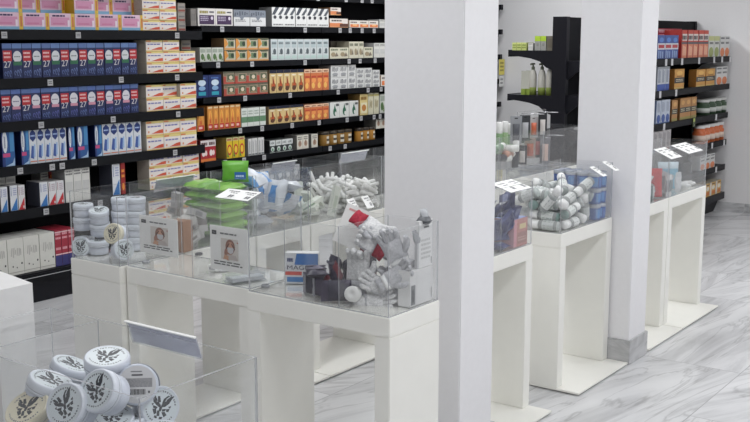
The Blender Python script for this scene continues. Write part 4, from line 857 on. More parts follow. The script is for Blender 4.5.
tub_g('pale tub on its edge behind the frontmost emblem tub', 73, 363, 1.40, cdir(.36,.90,.12), group=GRP, s=.95)
tub_g('pale tub lying low between frontmost and barcode tubs', 112, 415, 1.34, cdir(.12,.90,.42), group=GRP, s=.95)
for i, (x, y) in enumerate(((1.25,1.45),(1.36,1.44),(1.25,1.555),(1.37,1.55),(1.25,1.66),(1.38,1.66),(1.27,1.755),(1.40,1.77))):
    for k in range(2 if i < 6 else 1):
        tub('pale tub in %s layer of nearest heap, %s of its layer' % (('bottom','second')[k], ordinal(i)), base=(x, y, TH+.006+k*.065), group='pale tubs at the bottom of the nearest case', spin=i*.7)
GJ = 'pale tubs in the case of stacked tubs'
def base_xy(px, x, z): return (x, y_of(px, x, z), z)
Z0 = TH+.005
for k in range(4): tub('pale tub in the tall stack by the sign card, %s from bottom' % ordinal(k), base=base_xy(121.5, 2.95, Z0+k*.059), spin=k, group=GJ)
for k in range(2): tub('pale tub in the short stack at the table corner, %s one' % ('lower', 'upper')[k], base=base_xy(83.5, 2.86, Z0+.088+k*.059), spin=k, group=GJ)
tub('pale tub under the short stack at the table corner', base=base_xy(85, 2.85, Z0), spin=2, group=GJ)
for k in range(2): tub('pale leaning tub beside the short stack, %s one' % ('lower', 'upper')[k], base=Vector(base_xy(100.5, 2.88, Z0+.075))+Vector((-.011,-.011,.0565))*k*1.02, n=(-.18,-.18,.96), group=GJ)
tub('pale tub lying flat under the leaning tubs', base=base_xy(99, 2.84, Z0), group=GJ)
for k in range(4): tub('pale tub in the stack behind the first sign card, %s from bottom' % ordinal(k), base=base_xy(136, 2.995, Z0+k*.0585), spin=k, group=GJ)
tub_g('pale tub facing out with emblem lid, under the short stack', 80.5, 246.5, 2.785, cdir(-.15,.06,.98), group=GJ)
tub_g('pale tub with cream lid facing out, above the lying tub', 112, 233.5, 2.775, cdir(-.34,.12,.93), cream=True, group=GJ)
tub_g('pale tub lying on its side at the case corner, lid outward', 124.5, 249.5, 2.79, cdir(.55,.06,.83), group=GJ)

# ------------------------------------------------------------------ heaps (poses found once by letting the pieces fall)
def poses(key): return [(Vector((r[0], r[1], r[2]))/1000, Quaternion((r[3]/1000, r[4]/1000, r[5]/1000, r[6]/1000)).normalized()) for r in ([int(a) for a in s.split(',')] for s in SIM[key].split(';'))]
def heap(key, org, protos, name, desc, cat, group, share=False, swap=0, keep=None):
    """protos: functions that build one piece under a given Empty; repeats copy it"""
    P = [(Vector(org)+p, q_) for p, q_ in poses(key) if keep is None or p.z < keep]
    P.sort(key=lambda a: proj(a[0])[0]); top = max(range(len(P)), key=lambda i: P[i][0].z); made = {}
    for i, (p, q_) in enumerate(P):
        k = i % len(protos)
        d = desc[k] if isinstance(desc, (list, tuple)) else desc
        if share: lab = d+' in the heap '+group if i != top else 'topmost '+d+' of the heap '+group
        else: made_n = sum(1 for j in range(i) if j % len(protos) == k); lab = d+', '+ordinal(made_n)+' from left, '+group
        if k in made: t = dup(made[k], p, q_, lab)
        else:
            t = thing(name, lab, cat, p, q_, d+' heap, '+group); protos[k](t); made[k] = t
        if i == top and share: t['group'] = d+' on top, '+group
    return made
# capped bottles
BODY = C(204, 208, 207, .2, 0, .03, .5); BLAB = C(206, 210, 206, .4); CAPW = C(244, 244, 243, .35)
def bottle_a(t, lab=(206,210,206), foot=(150,164,160)):
    m = MB(); m.lathe([(0,-.073),(.021,-.073),(.0245,-.069),(.0245,.018),(.021,.030),(.014,.034)], [C(*foot,.25),C(*foot,.25),BODY,BODY,BODY], 16); m.build('body', t)
    m = MB(); m.lathe([(.0249,-.052),(.0249,.008)], C(*lab), 16)
    for k in range(5):
        a = k*1.25; 
        for (z0, z1) in ((-.046,-.040),(-.034,-.020),(-.012,.002)):
            r = .0252; b = a+.55+(k % 2)*.2
            i = m.add([(r*math.cos(a),r*math.sin(a),z0),(r*math.cos(b),r*math.sin(b),z0),(r*math.cos(b),r*math.sin(b),z1),(r*math.cos(a),r*math.sin(a),z1)]); m.face((i,i+1,i+2,i+3), C(112,126,122))
    m.build('paper_label', t)
    m = MB(); m.lathe([(.0165,.032),(.0215,.033),(.0215,.066),(.019,.073),(0,.074)], CAPW, 18); m.build('cap', t)
heap('bottles', (4.447, 2.148, TH+.005), [lambda t: bottle_a(t, (222,224,222), (176,184,182)), lambda t: bottle_a(t, (216,220,217), (128,152,146)), lambda t: bottle_a(t, (198,202,201), (184,188,187))],
     'gel_bottle', ['white-capped bottle with pale foot', 'white-capped bottle with green foot', 'white-capped greyer bottle'], 'bottle', 'before the blue tubs', share=True)
# slim white tubes
def tube_a(t, col=(236,236,233)):
    m = MB(); m.lathe([(0,-.052),(.009,-.052),(.0098,-.048),(.0098,.026)], C(*col,.35), 12); m.build('tube', t)
    m = MB(); m.lathe([(.0098,.026),(.0115,.028),(.0115,.050),(.0095,.0525),(0,.0525)], C(242,242,240,.3), 12); m.build('cap', t)
heap('sticks', (4.247, 3.278, TH+.005), [lambda t: tube_a(t), lambda t: tube_a(t, (222,222,220))], 'cream_tube', ['slim white tube', 'slim greyish white tube'], 'tube', 'in the back row case', share=True)
# dark packs among the gloves
def pack(w, h, t_, mats, strap=None, wr=.006, seed=0, name='wrapper'):
    def f(t):
        m = MB(); m.pillow(w, h, t_, mats[0], 9, 9, wr, seed, (lambda u, v, s: mats[1] if len(mats) > 1 and abs(v) > .62 else (mats[2] if len(mats) > 2 and s > 0 and abs(u) < .5 and abs(v) < .35 else None))); m.build(name, t)
        if strap:
            for v in (-.25, .2): 
                m = MB(); m.box(-w*.47, w*.47, v*h-.005, v*h+.005, t_*.44, t_*.56, strap); m.build('strap', t)
    return f
PU = C(48, 44, 62, .4); PU2 = C(66, 58, 80, .35); RD = C(110, 40, 50, .4)
heap('purple', (2.748, 2.158, TH+.005), [pack(.078,.108,.030,[PU,PU2], C(150,150,158,.25), .005, 1), pack(.078,.108,.030,[PU2,PU,C(90,84,104)], C(96,92,106,.25), .006, 2), pack(.078,.108,.030,[PU,RD], C(60,56,66,.25), .005, 3)],
     'support_bandage_pack', ['dark plum pack with pale straps', 'dark plum pack with grey panel', 'dark plum pack with red edge'], 'pack', 'beside the gloves', keep=.115)
SLV = C(186, 184, 182, .3, .3)
def slv(base):
    def f(t): m = MB(); m.box(-.0375,.0375,-.025,.025,-.015,.015, C(*base,.35)); m.box(-.030,.012,-.0255,-.025,-.010,.010, C(110,108,108)); m.box(-.028,.028,-.016,.016,.015,.0154, C(214,212,210)); m.box(-.02,.01,-.008,.004,.0154,.0157,C(120,112,106)); m.build('carton', t)
    return f
heap('silver', (3.125, 3.29, TH+.005), [slv((176,174,172)), slv((150,142,136)), slv((196,194,190))], 'soap_box', ['small silver grey box', 'small taupe box', 'small pale grey box'], 'box', 'beside kraft box')
NB = C(42, 46, 88, .35); NB2 = C(70, 76, 120, .3); NB3 = C(150, 156, 186, .3)
heap('navy', (3.885, 2.150, TH+.005), [pack(.11,.085,.03,[NB,NB2], None, .006, 5), pack(.11,.085,.03,[NB2,NB,NB3], None, .006, 6)], 'cotton_pack', ['dark blue pack', 'dark blue pack with pale print'], 'pack', 'beside pink carton')
BW = C(224, 228, 234, .3, 0, .03, .82); BB = C(92, 146, 204, .3, 0, .03, .9)
heap('bags', (3.563, 3.285, TH+.005), [pack(.155,.115,.05,[BW,BW,BB], None, .010, 8), pack(.155,.115,.05,[BW,BB], None, .012, 9), pack(.15,.11,.05,[BW], None, .012, 10)], 'wipes_bag', ['clear bag with blue panel', 'clear bag with blue edges', 'plain clear crumpled bag'], 'bag', 'in back row case')
G1c, G2c, G3c = C(112, 168, 66, .35), C(140, 190, 88, .3), C(176, 206, 140, .35)
GF_ = [pack(.185,.125,.048,[G1c,G2c], None, .005, 11), pack(.185,.125,.048,[G2c,G1c,G3c], None, .006, 12)]; gm = {}
for i in range(12):
    k = i % 2; lay = i//2; lab = ('bright green pack', 'green pack with pale panel')[k]+' in the green stack, %s layer from bottom' % ordinal(lay)
    loc = (3.428+rnd.uniform(-.006,.006), (3.352, 3.49)[k]+rnd.uniform(-.004,.004), TH+.005+.024+lay*.0425); q_ = Quaternion((rnd.uniform(-.06,.06),rnd.uniform(-.06,.06),1), rnd.uniform(-.08,.08))
    if k in gm: t = dup(gm[k], loc, q_, lab)
    else: t = thing('wet_wipe_pack', lab, 'pack', loc, q_, 'stacked green packs'); GF_[k](t); gm[k] = t
# the green pack that stands up with a blue label
p = Vector((3.485, 3.345, TH+.005+6*.0425+.050)); t = thing('wet_wipe_pack', 'upright bright green pack with blue label, topmost of the green heap', 'pack', (p.x, p.y, p.z), (0,0,0), 'green packs')
m = MB(); m.T = Matrix.Rotation(-.95, 4, 'Z') @ Matrix.Rotation(math.pi/2, 4, 'X'); m.pillow(.125, .10, .05, C(104,172,60,.35), 9, 9, .004, 4); m.build('wrapper', t)
m = MB(); m.T = Matrix.Rotation(-.95, 4, 'Z'); m.box(.0, .052, -.0275, -.0262, -.034, .0, C(44,100,170)); bars_on(m, .006, .046, -.022, -.014, -.028, C(190,210,236), 1, 3); m.build('paper_label', t)

# ------------------------------------------------------------------ sign cards with a small photograph
def sign_card(label, pxl, pxr, pyt_l, pyb_r):
    x = 2.768; yl, yr = y_of(pxl, x, .95), y_of(pxr, x, .92); zt = z_of(pyt_l, x, yl); zb = z_of(pyb_r, x, yr); w, h = yl-yr, zt-zb
    t = thing('sign_card', label, 'sign', (x, (yl+yr)/2, zb), (0,0,-math.pi/2), 'sign cards in the case')
    m = MB(); m.box(-w/2, w/2, 0, .003, 0, h, C(240,240,238,.4)); 
    bars_on(m, -w*.40, w*.36, h*.13, h*.215, -.0006, C(96,96,98), 2, 3); bars_on(m, -w*.22, w*.22, h*.825, h*.86, -.0006, C(120,120,122), 1, 5); m.build('card', t)
    m = MB(); m.box(-w*.44, -w*.32, -.0012, -.0002, h*.80, h*.89, C(36,36,40)); m.box(-w*.42, -w*.34, -.0016, -.0012, h*.84, h*.852, C(170,170,172)); m.build('logo', t)
    ph = MB(); px0, px1, pz0, pz1 = -w*.20, w*.26, h*.27, h*.74
    ph.box(px0, px1, -.0014, -.0002, pz0, pz1, C(214,208,202))
    cx, ch = (px0+px1)/2+w*.03, pz1-pz0
    def E(u, v, a, b, k, col): ph.disc(cx+u*w, pz0+v*ch, a*w, b*ch, -.0016-.0002*k, C(*col), 18)
    E(-.01,.62,.125,.36,1,(150,108,92)); E(-.07,.28,.10,.32,2,(168,122,104)); E(.0,.62,.085,.25,3,(206,160,138)); 
    ph.poly([(cx-.09*w,-.0024,pz0+.60*ch),(cx+.09*w,-.0024,pz0+.60*ch),(cx+.07*w,-.0024,pz0+.36*ch),(cx,-.0024,pz0+.28*ch),(cx-.07*w,-.0024,pz0+.36*ch)], C(206,206,208))
    for s in (-1, 1): ph.poly([(cx+s*.10*w,-.0026,pz0+.50*ch),(cx+s*.02*w,-.0026,pz0+.78*ch),(cx+s*.045*w,-.0026,pz0+.80*ch),(cx+s*.125*w,-.0026,pz0+.52*ch)], C(96,62,56))
    ph.poly([(cx-.19*w,-.0022,pz0),(cx+.20*w,-.0022,pz0),(cx+.13*w,-.0022,pz0+.24*ch),(cx-.08*w,-.0022,pz0+.26*ch)], C(196,186,182))
    ph.poly([(cx-.20*w,-.0024,pz0),(cx-.06*w,-.0024,pz0),(cx-.05*w,-.0024,pz0+.18*ch),(cx-.16*w,-.0024,pz0+.24*ch)], C(206,160,130))
    E(.19,.86,.018,.03,4,(170,60,60)); ph.build('photo', t)
sign_card('white sign card with woman photo, beside the stacked tubs', 139.5, 177.5, 214.5, 258)
sign_card('white sign card with woman photo, at the corner before green packs', 210, 247.5, 224.5, 275)

# ------------------------------------------------------------------ single things in the cases
def boxthing(name, label, cat, w, h, d, base, gfx, loc, rz, side=None, top=None):
    K['_'] = (base, side or base, top or base, gfx); o = link(name, carton_mesh('_', w, h, d)); place(o, loc, (0,0,rz)); return tag(o, label, cat)
y_ = y_of(176, 3.08, .85); boxthing('kraft_box', 'tall brown kraft box behind the first sign card', 'box', .085, .135, .06, (164,122,94), [('r',.35,.45,.6,.6,(190,150,116))], (3.062, y_of(176, 3.062, .85), Z0), -math.pi/2+.1)
p = atz(213, 271, Z0); o = MB(); o.box(-.022,.022,-.016,.016,0,.026,C(226,226,224)); o.box(-.018,.006,-.0166,-.016,.006,.018,C(150,150,152)); ob = o.build('sample_box'); place(ob, (p.x+.01, p.y, Z0), (0,0,-1.1)); tag(ob, 'tiny white box on the bare table between sign cards', 'box')
o = MB(); o.box(-.05,.05,-.03,.03,0,.004,C(206,206,208,.3)); ob = o.build('leaflet'); place(ob, (p.x+.065, p.y-.03, Z0-.0005), (0,0,-.5)); tag(ob, 'flat white leaflet beside the tiny white box', 'leaflet')
# clear tray with a foil top
p = atz(239, 281, Z0+.01); t = thing('blister_tray', 'clear plastic tray lying at the foot of the corner sign card', 'tray', (p.x+.05, p.y+.015, Z0), (0,0,-.35))
m = MB(); m.box(-.075,.075,-.035,.035,0,.004,FILM); m.box(-.07,.07,-.03,.03,.004,.030,FILM); m.build('shell', t); m = MB(); m.box(-.066,.066,-.026,.026,.005,.018,C(196,198,202,.3)); m.build('insert', t)
for px, py, lab in ((265.5, 287, 'small clear disc on table beside the white and blue carton'), (199, 255, 'small dark ring lying near the kraft box'), (146, 263, 'small clear disc near the case corner by stacked tubs')):
    p = atz(px, py, Z0); o = MB(); o.lathe([(.010,0),(.016,0),(.016,.008),(.013,.010),(.010,.008),(.010,0)], C(150,152,156,.2) if px != 199 else C(70,72,76), 18); ob = o.build('plastic_ring'); place(ob, (p.x, p.y, Z0)); tag(ob, lab, 'ring')
# white and blue carton beside the plum packs
p0 = atz(291.5, 282, Z0); p = Vector((p0.x+.02, p0.y-.025, Z0)); K['_'] = ((214,216,220), (206,208,212), (216,216,216), [('p',((.28,.62),(1,.62),(1,.98),(.35,.98)),(52,112,182)), ('r',0,.28,.5,.40,(206,84,72)), ('r',.05,.06,.9,.22,(60,120,180)), ('t','MAGNO',.06,.98,.46,.60,(52,50,74)), ('b',.06,.72,.24,.84,(70,80,120),1)])
ob = link('magnesium_carton', carton_mesh('_', .125, .118, .045)); place(ob, (2.925, 2.475, Z0), (0,0,-1.02)); tag(ob, 'white and blue carton standing beside the dark plum packs', 'box')
# white box, card and clip by the gloves
ob = boxthing('glove_carton', 'white open carton in the corner of the glove case', 'box', .145, .125, .05, (214,214,214), [('r',.04,.05,.22,.6,(120,122,124)), ('e',.12,.3,.06,.2,(80,82,86)), ('b',.9,.1,.93,.4,(120,120,120),1), ('r',.27,.0,.28,1,(190,190,190))], (2.945, 1.946, Z0), 0)
t = thing('hanging_pack', 'tall white header card with grey knob, standing on the carton', 'pack', (2.978, 1.952, Z0+.126), (0,0,0))
m = MB(); m.box(-.042,.042,0,.012,0,.165,C(222,222,222)); m.box(-.052,-.042,.0,.012,-.0,.10,C(190,190,192)); bars_on(m,-.030,.030,.03,.10,-.0006,C(190,190,190),5,4); bars_on(m,-.012,.022,.138,.144,-.0006,C(90,90,94),1,4); m.box(.034,.037,-.0006,0,.006,.03,C(80,80,84)); m.build('card', t)
m = MB(); m.T = Matrix.Translation((-.005,.004,.165)); m.pillow(.04,.045,.03,C(96,98,102),6,6,.003,3); m.T = Matrix.Translation((.0,.006,.180)) @ Matrix.Rotation(1.2,4,'X'); m.pillow(.035,.05,.025,C(180,182,186),6,6,.004,4); m.build('knob', t)
m = MB(); m.T = Matrix.Translation((-.045,.01,.11)) @ Matrix.Rotation(1.2,4,'X'); m.pillow(.03,.05,.02,C(150,152,156),5,5,.002,2); m.build('grip', t)
# a work glove, lying curled
def glove(label, px, py, x, fdir, ndir, body=KNIT, pad=KNITW, cuff=KNIT, curl=.35, size=1.0, band=None, seed=0, spread=.1):
    f = Vector(fdir).normalized(); n = Vector(ndir); n = (n-f*n.dot(f)).normalized(); a = f.cross(n)
    M4 = Matrix.Identity(4)
    for i in range(3): M4[i][0], M4[i][1], M4[i][2] = a[i], f[i], n[i]
    t = thing('work_glove', label, 'glove', atx(px, py, x), M4.to_quaternion(), 'work gloves in the case'); s = size; r = random.Random(seed)
    def padm(u, v, sd): return pad if sd > 0 and abs(u) < .8 and v > -.7 else None
    m = MB(); m.pillow(.092*s, .105*s, .040*s, body, 10, 10, .004, seed, padm)
    for k in range(4):
        bx = (-.033+.022*k)*s; L = (.060,.072,.068,.052)[k]*s; ang = (k-1.5)*spread; p = Vector((bx,.040*s,0)); c = 0; pts = [p.copy()]; d = Vector((math.sin(ang),math.cos(ang),0))
        for j in range(4):
            c += curl*(.5+.5*r.random()); dd = Vector((d.x*math.cos(c), d.y*math.cos(c), math.sin(c))); p = p+dd*(L/4*1.15); pts.append(p.copy())
        m.tube(pts, [.0125*s,.0125*s,.0118*s,.011*s,.0065*s], pad if k in (0,1,2,3) and pad is KNITW else body, 9)
    m.tube([(.036*s,-.02*s,.0),(.056*s,.0,.008*s),(.066*s,.022*s,.016*s),(.066*s,.042*s,.022*s)], [.016*s,.015*s,.013*s,.007*s], body, 9)
    m.build('hand', t)
    c = MB(); c.T = Matrix.Diagonal((1,1,.45,1)); c.tube([(0,-.040*s,0),(0,-.058*s,0),(0,-.085*s,0),(0,-.10*s,0)], [.040*s,.036*s,.038*s,.041*s], cuff, 16); c.build('cuff', t)
    if band is not None:
        b = MB(); b.T = Matrix.Diagonal((1,1,.47,1)); b.tube([(0,-.046*s,0),(0,-.058*s,0),(0,-.068*s,0)], [.043*s,.039*s,.0395*s], band, 16); b.build('wrap_band', t)
    return t
WB = C(226,226,226,.6)
glove('grey glove with red cuff, topmost in the glove heap', 372, 227, 2.91, cdir(.72,-.45,.3), cdir(.25,.5,.85), KNIT, KNITW, KNITR, .25, .80, KNITR, 1)
glove('grey glove with red wrap, below the topmost glove', 368, 243, 2.885, cdir(-.66,.52,.3), cdir(.0,.35,.95), KNIT, KNITW, KNITR, .5, .72, KNITR, 2)
glove('grey glove with white band, beside the tall header card', 394, 250, 2.89, cdir(-.35,.72,.2), cdir(-.1,.15,1), KNIT, KNIT, KNITW, .3, .84, WB, 3)
glove('pale glove with folded white fingers, beside the plum packs', 358, 270, 2.86, cdir(.05,.95,.1), cdir(-.2,.1,.97), KNITW, KNITW, KNIT, .6, .92, None, 4, .03)
glove('grey glove with white band in the middle of heap', 396, 276, 2.88, cdir(.75,.5,.2), cdir(-.2,.3,.9), KNIT, KNIT, KNIT, .35, .74, WB, 5)
glove('grey glove with white wrapping above the lowest glove', 380, 286, 2.87, cdir(-.85,.35,.1), cdir(.0,.35,.95), KNIT, KNITW, KNIT, .3, .74, WB, 6)
glove('pale glove lying lowest at the front of heap', 374, 302, 2.85, cdir(.93,.08,.15), cdir(-.1,.4,.9), KNIT, KNITW, KNITW, .3, .74, None, 7, .05)
for i, (x, y, z, f, n) in enumerate(((2.94,2.05,.81,(.2,1,0),(0,0,1)),(2.95,2.04,.87,(-.2,1,0),(0,0,1)),(2.95,2.05,.93,(.1,1,.1),(0,.1,1)))):
    p = proj((x,y,z)); glove('plain grey glove inside the heap, %s from bottom' % ordinal(i), p[0], p[1], x, f, n, KNIT, KNIT, KNIT, .3, .72, None, 20+i)
t = thing('bandage_roll', 'small white bandage roll at the foot of the glove heap', 'roll', atx(353, 294, 2.79), quat_to(cdir(-.3,.1,.95)))
m = MB(); m.lathe([(0,-.018),(.026,-.018),(.0275,-.014),(.0275,.014),(.026,.018),(.008,.018),(.007,.016),(0,.016)], C(226,226,224,.8), 24); m.build('gauze', t)
pc = atx(352, 226, 2.93); t = thing('header_card', 'white header card tilted behind the topmost glove', 'card', pc, None)
t.rotation_mode = 'QUATERNION'; f = cdir(.38,.9,.0); n = cdir(-.3,.1,.9); n = (n-f*n.dot(f)).normalized(); a = f.cross(n); M4 = Matrix.Identity(4)
for i in range(3): M4[i][0], M4[i][1], M4[i][2] = a[i], f[i], n[i]
t.rotation_quaternion = M4.to_quaternion(); m = MB(); m.box(-.05,.045,-.075,.072,-.002,0,C(228,228,226)); 
i0 = m.add([(-.035,.05,.0006),(.03,.05,.0006),(.03,.058,.0006),(-.035,.058,.0006)]); m.face((i0,i0+1,i0+2,i0+3), C(206,150,150)); m.build('card', t)

# white flat packs before the tubes
fp = MB()
def flat(t): m = MB(); m.box(-.08,.08,-.025,.025,-.010,.010,C(222,226,216,.4)); m.box(-.06,.02,-.0256,-.025,-.004,.004,C(120,150,120)); m.box(-.06,.03,-.012,.012,.010,.0104,C(196,206,190)); m.build('carton', t)
heap('flat', (3.97, 3.285, TH+.005), [flat], 'toothpaste_box', 'flat white box', 'box', 'before the slim tubes')

# ------------------------------------------------------------------ blue tubs and cartons in the bottle case
BLU, BLU2 = (62, 96, 166), (96, 148, 206)
def blue_tub(label, x, y, z, r=.044, h=.072):
    t = thing('bath_salt_tub', label, 'tub', (x, y, z), (0,0,rnd.uniform(-.5,.5)), 'blue tubs beside the pillar')
    m = MB(); m.lathe([(0,0),(r*.94,0),(r*.96,.003),(r,h*.74)], [C(*BLU)]*3, 24)
    m.build('tub', t); m = MB()
    for a0, a1, col in ((-2.9,-1.9,BLU2),(-1.7,-.7,(80,120,190)),(.2,1.4,BLU2)):
        for k in range(4):
            a, b = a0+(a1-a0)*k/4, a0+(a1-a0)*(k+1)/4; q0, q1 = r*.98, r*1.005
            i = m.add([(q0*math.cos(a),q0*math.sin(a),h*.12),(q0*math.cos(b),q0*math.sin(b),h*.12),(q1*math.cos(b),q1*math.sin(b),h*.66),(q1*math.cos(a),q1*math.sin(a),h*.66)]); m.face((i,i+1,i+2,i+3), C(*col))
    m.build('paper_label', t)
    m = MB(); m.lathe([(r,h*.74),(r*1.05,h*.75),(r*1.05,h*.94),(r,h*.985),(0,h*.985)], [C(188,192,200,.25)]*2+[C(140,146,160,.25)]*2, 24); m.build('lid', t)
for cx_, xn in ((4.905, 'left column'), (4.970, 'pillar side column')):
    for j in range(4):
        for k in range(3): blue_tub('blue tub, %s, %s row back from the price cards, %s tier' % (xn, ordinal(j), ('bottom', 'middle', 'top')[k]), cx_, 2.185+j*.066, TH+.005+k*.081, .0315, .0805)
# pre-case: pink carton
xa, xb = x_of(514, 2.155, .85), x_of(527.5, 2.155, .85)
ob = boxthing('cotton_carton', 'pink brown carton with blue top beside dark blue packs', 'box', xb-xa, .125, .10, (186,130,124), [('r',0,0,.2,1,(206,150,160)), ('r',.40,.62,.86,.80,(214,196,150)), ('r',.25,.10,.95,.5,(160,116,110)), ('b',.3,.2,.9,.34,(196,160,150),2)], ((xa+xb)/2, 2.156, Z0), 0, (206,160,170), (86,112,176))
# far tables C and D
t = thing('cotton_pouch', 'red pouch in the case just past the far pillar', 'pouch', (x_of(655, 2.205, .87), 2.205, Z0+.088), None); m = MB(); m.T = Matrix.Rotation(-.9,4,'Z') @ Matrix.Rotation(math.pi/2-.1,4,'X'); m.pillow(.085,.165,.04,C(196,58,62,.35),8,8,.006,3,lambda u,v,s: C(206,150,150) if abs(v) < .3 and s < 0 else None); m.build('wrapper', t)
GW = C(190,194,196,.35); GT_ = C(90,110,108,.35)
for i, (x, y, z, rz, mt, lab) in enumerate(((5.40,2.36,.085,-1.0,[C(206,206,206,.3),GW],'pale pack leaning behind the red pouch'),(5.39,2.19,.06,-.9,[C(200,160,160),GW],'pale pink pack standing before the red pouch'))):
    t = thing('bandage_pack', lab, 'pack', (x, y, Z0+z), None, 'packs in the far cases'); m = MB(); m.T = Matrix.Rotation(rz,4,'Z') @ Matrix.Rotation(math.pi/2-.1,4,'X'); m.pillow(.11,.16 if z > .07 else .11,.035,mt[0],8,8,.005,i,lambda u,v,s: mt[1] if (v > .4 or abs(u) < .2) else None); m.build('wrapper', t)
t = thing('mask_pack', 'light blue pack in the last case of the row', 'pack', (6.17, 2.27, Z0+.085), None); m = MB(); m.T = Matrix.Rotation(-.9,4,'Z') @ Matrix.Rotation(math.pi/2-.1,4,'X'); m.pillow(.13,.165,.05,C(132,184,206,.35),8,8,.006,9,lambda u,v,s: C(206,222,230) if v > .55 else None); m.build('wrapper', t)
for i, (x, y, rz) in enumerate(((6.27,2.20,.2),(6.33,2.23,1.1),(6.30,2.28,-.4),(6.39,2.21,.7),(6.36,2.30,.1))):
    t = thing('dropper_bottle', 'small white bottle lying in last case, %s from the light blue pack' % ordinal(i), 'bottle', (x, y, Z0+.0165), (math.pi/2, 0, rz), 'small bottles in the last case'); m = MB(); m.lathe([(0,-.03),(.0155,-.03),(.016,-.027),(.016,.012),(.009,.018)], C(214,214,212), 14); m.build('body', t); m = MB(); m.lathe([(.010,.016),(.010,.032),(.008,.035),(0,.035)], C(226,226,226), 12); m.build('cap', t)
heap('mixc', (5.60, 2.165, TH+.005), [pack(.09,.125,.03,[GW,GT_], None, .005, 31), pack(.09,.125,.03,[C(206,206,206,.3),GW], None, .005, 32), pack(.09,.125,.03,[C(150,156,158,.3),C(196,200,200,.3)], None, .006, 33)], 'bandage_pack', ['grey and dark green pack', 'white and grey pack', 'dull grey pack'], 'pack', 'past the red pouch')
heap('mixd', (5.862, 2.15, TH+.005), [pack(.09,.125,.026,[C(206,208,210,.3),GW], None, .004, 34), pack(.09,.125,.026,[C(120,130,134,.3),C(206,206,206,.3)], None, .005, 35)], 'plaster_pack', ['white grey pack', 'slate pack with white ends'], 'pack', 'before the light blue pack')
# back row: green tubes, lying bottles, hanging cosmetic packs
def lying(label, px, py, x, d, body, cap, L=.15, r=.024, group=None):
    t = thing('cosmetic_bottle', label, 'bottle', atx(px, py, x), quat_to(d), group); m = MB(); m.lathe([(0,-L*.5),(r*.9,-L*.5),(r,-L*.46),(r,L*.16),(r*.7,L*.2)], C(*body,.3), 16); m.build('body', t); m = MB(); m.lathe([(r*.92,L*.17),(r*.95,L*.19),(r*.95,L*.48),(r*.8,L*.5),(0,L*.5)], C(*cap,.35), 16); m.build('cap', t)
def z5(px, py): return None
YM = 3.40
for px, py, d, body, lab in ((502,158,(.75,-.2,-.05),(60,60,66),'dark bottle with white cap lying low beside near pillar edge'),(509,154,(.85,.15,-.05),(196,150,130),'pinkish bottle with white cap lying in back row case'),(499,148,(.6,.1,.05),(120,150,120),'green bottle with white cap lying behind the pinkish one'),(507,148.5,(.5,-.6,.02),(200,200,196),'pale bottle with white cap lying on the heap, back row')):
    p = aty(px, py, YM); lying(lab, px, py, p.x, d, body, (226,226,222), .16, .026, 'capped bottles in the back row')
for i, (px, py, up) in enumerate(((515.5,154,1),(499,139,1),(504.5,138,1),(510,140,1))):
    p = aty(px, py, YM if i == 0 else 3.50)
    lying(('dark upright bottle with white cap beside the hanging packs','green upright tube, first from near pillar, back row','green upright tube, second from near pillar, back row','green upright tube, third from near pillar, back row')[i], px, py, p.x, (0.05,.0,1), ((40,44,50),(120,156,110),(140,170,120),(126,160,116))[i], (222,222,220), .19 if i == 0 else .23, .024, 'upright bottles in the back row')
rack = thing('hook_rack', 'clear rack with hanging cosmetic packs before the black post', 'rack', (6.76, 3.42, Z0), None)
m = MB(); sheet(m, -.22, .22, .10, .104, 0, .40); m.build('panel', rack); m = MB(); m.box(-.22,.22,-.10,.104,0,.004,ACR_EDGE); m.build('foot', rack)
for k in range(4):
    m = MB(); m.tube([(-.16+.107*k,.10,(.385,.21)[k%2]),(-.16+.107*k,-.08,(.39,.215)[k%2])], .003, C(200,200,204,.2,.6), 6); m.build('hook', rack)
cols = [((150,152,156),(90,92,98)),((60,62,66),(176,176,180)),((190,186,186),(206,110,80)),((44,44,48),(206,200,196)),((170,150,140),(190,90,60)),((52,52,56),(160,60,50)),((110,110,116),(206,180,170)),((40,40,44),(196,190,186))]
for i, (px, py, x, w, h) in enumerate(((516,130,6.0,.07,.17),(525,128,6.03,.065,.16),(533.5,127,6.05,.06,.13),(542.5,125,6.08,.055,.16),(530,148,5.98,.07,.13),(537,146,6.0,.07,.15),(545,150,6.06,.065,.18),(522,155,5.94,.06,.12))):
    p = aty(px, py, 3.40+.03*(i % 3)); w *= 1.12; h *= 1.12; t = thing('cosmetic_blister_pack', 'hanging cosmetic pack, %s from near pillar, before the black post' % ordinal(i), 'pack', p, (0,0,-.95+.1*(i % 3)), 'hanging cosmetic packs')
    a, b = cols[i]; m = MB(); m.box(-w/2,w/2,-.002,.002,-h/2,h/2,C(*a)); m.box(-w*.14,w*.14,-.0026,-.002,h*.40,h*.44,C(30,30,32)); m.build('card', t)
    m = MB(); m.T = Matrix.Translation((0,-.010,-h*.08)) @ Matrix.Rotation(math.pi/2,4,'X'); m.pillow(w*.6,h*.6,.02,C(*b,.3),6,6,.003,i); m.build('blister', t)
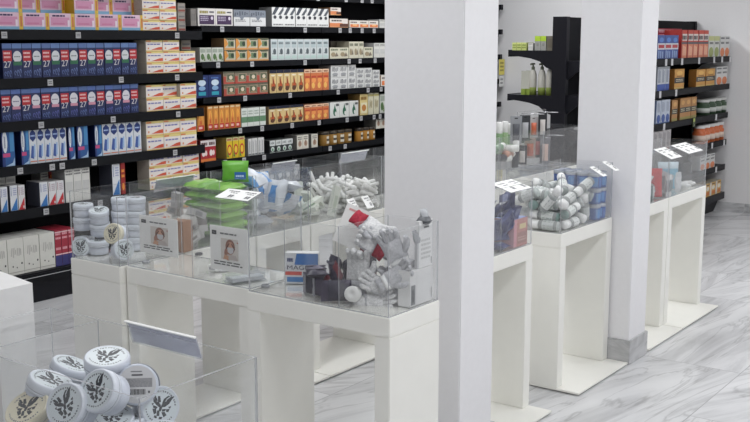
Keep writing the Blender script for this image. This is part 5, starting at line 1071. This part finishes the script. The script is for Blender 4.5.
# white carton beside the nearest case
xf = 1.46; yl, yr = y_of(-6, xf, 1.1), y_of(33, xf, 1.1); zt = z_of(283, xf, yr); zt2 = z_of(268.5, xf, yl)
t = thing('leaflet_box', 'plain white sloping carton on the table beside the nearest case', 'box', (xf, yr, TH), None)
m = MB(); dx = -.10; w = yl-yr; i = m.add([(0,0,0.001),(0,w,0.001),(dx,w,0.001),(dx,0,0.001),(0,0,zt-TH),(0,w,zt2-TH),(dx,w,zt2-TH),(dx,0,zt-TH)]); WC = C(226,225,224,.5)
for q_ in ((0,1,2,3),(4,7,6,5),(0,4,5,1),(1,5,6,2),(2,6,7,3),(3,7,4,0)): m.face([i+a for a in q_], WC)
m.build('carton', t)

# ------------------------------------------------------------------ light
def area(name, x, y, sx, sy, e, col=(1,.985,.96), z=ZC-.03):
    l = bpy.data.lights.new(name, 'AREA'); l.shape = 'RECTANGLE'; l.size, l.size_y = sx, sy; l.energy = e; l.color = col
    o = bpy.data.objects.new(name, l); COL.objects.link(o); o.location = (x, y, z); return o
for x, y, e in ((-1.6,-1.8,27.5),(-1.6,.3,15),(.5,4.7,5.5),(2.5,.3,38),(2.5,3.0,25.5),(4.5,.3,21),(4.5,3.0,13),(6.6,.3,37),(6.6,3.0,20),(6.6,4.7,43),(8.8,.3,35),(8.8,3.0,2.5),(8.8,4.7,33)):
    area('ceiling_light', x, y, 1.5, .5, e, (.97,.985,1))
w = bpy.data.worlds.new('world'); SC.world = w; w.use_nodes = True; w.node_tree.nodes['Background'].inputs[0].default_value = (.9,.93,1,1); w.node_tree.nodes['Background'].inputs[1].default_value = .3

# ------------------------------------------------------------------ camera
cd = bpy.data.cameras.new('camera'); cam = bpy.data.objects.new('camera', cd); COL.objects.link(cam)
cd.sensor_width = 36.0; cd.lens = FPX/750*36.0; cd.clip_start = .05
cam.matrix_world = Matrix(((RT.x, UP.x, -FW.x, CAM.x), (RT.y, UP.y, -FW.y, CAM.y), (RT.z, UP.z, -FW.z, CAM.z), (0,0,0,1)))
SC.camera = cam
SC.view_settings.view_transform = 'Standard'; SC.view_settings.look = 'None'; SC.view_settings.gamma = 1.0; SC.view_settings.use_curve_mapping = False
SC.view_settings.exposure = 0.0
SC.cycles.transparent_max_bounces = 48; SC.cycles.max_bounces = 10; SC.cycles.diffuse_bounces = 5
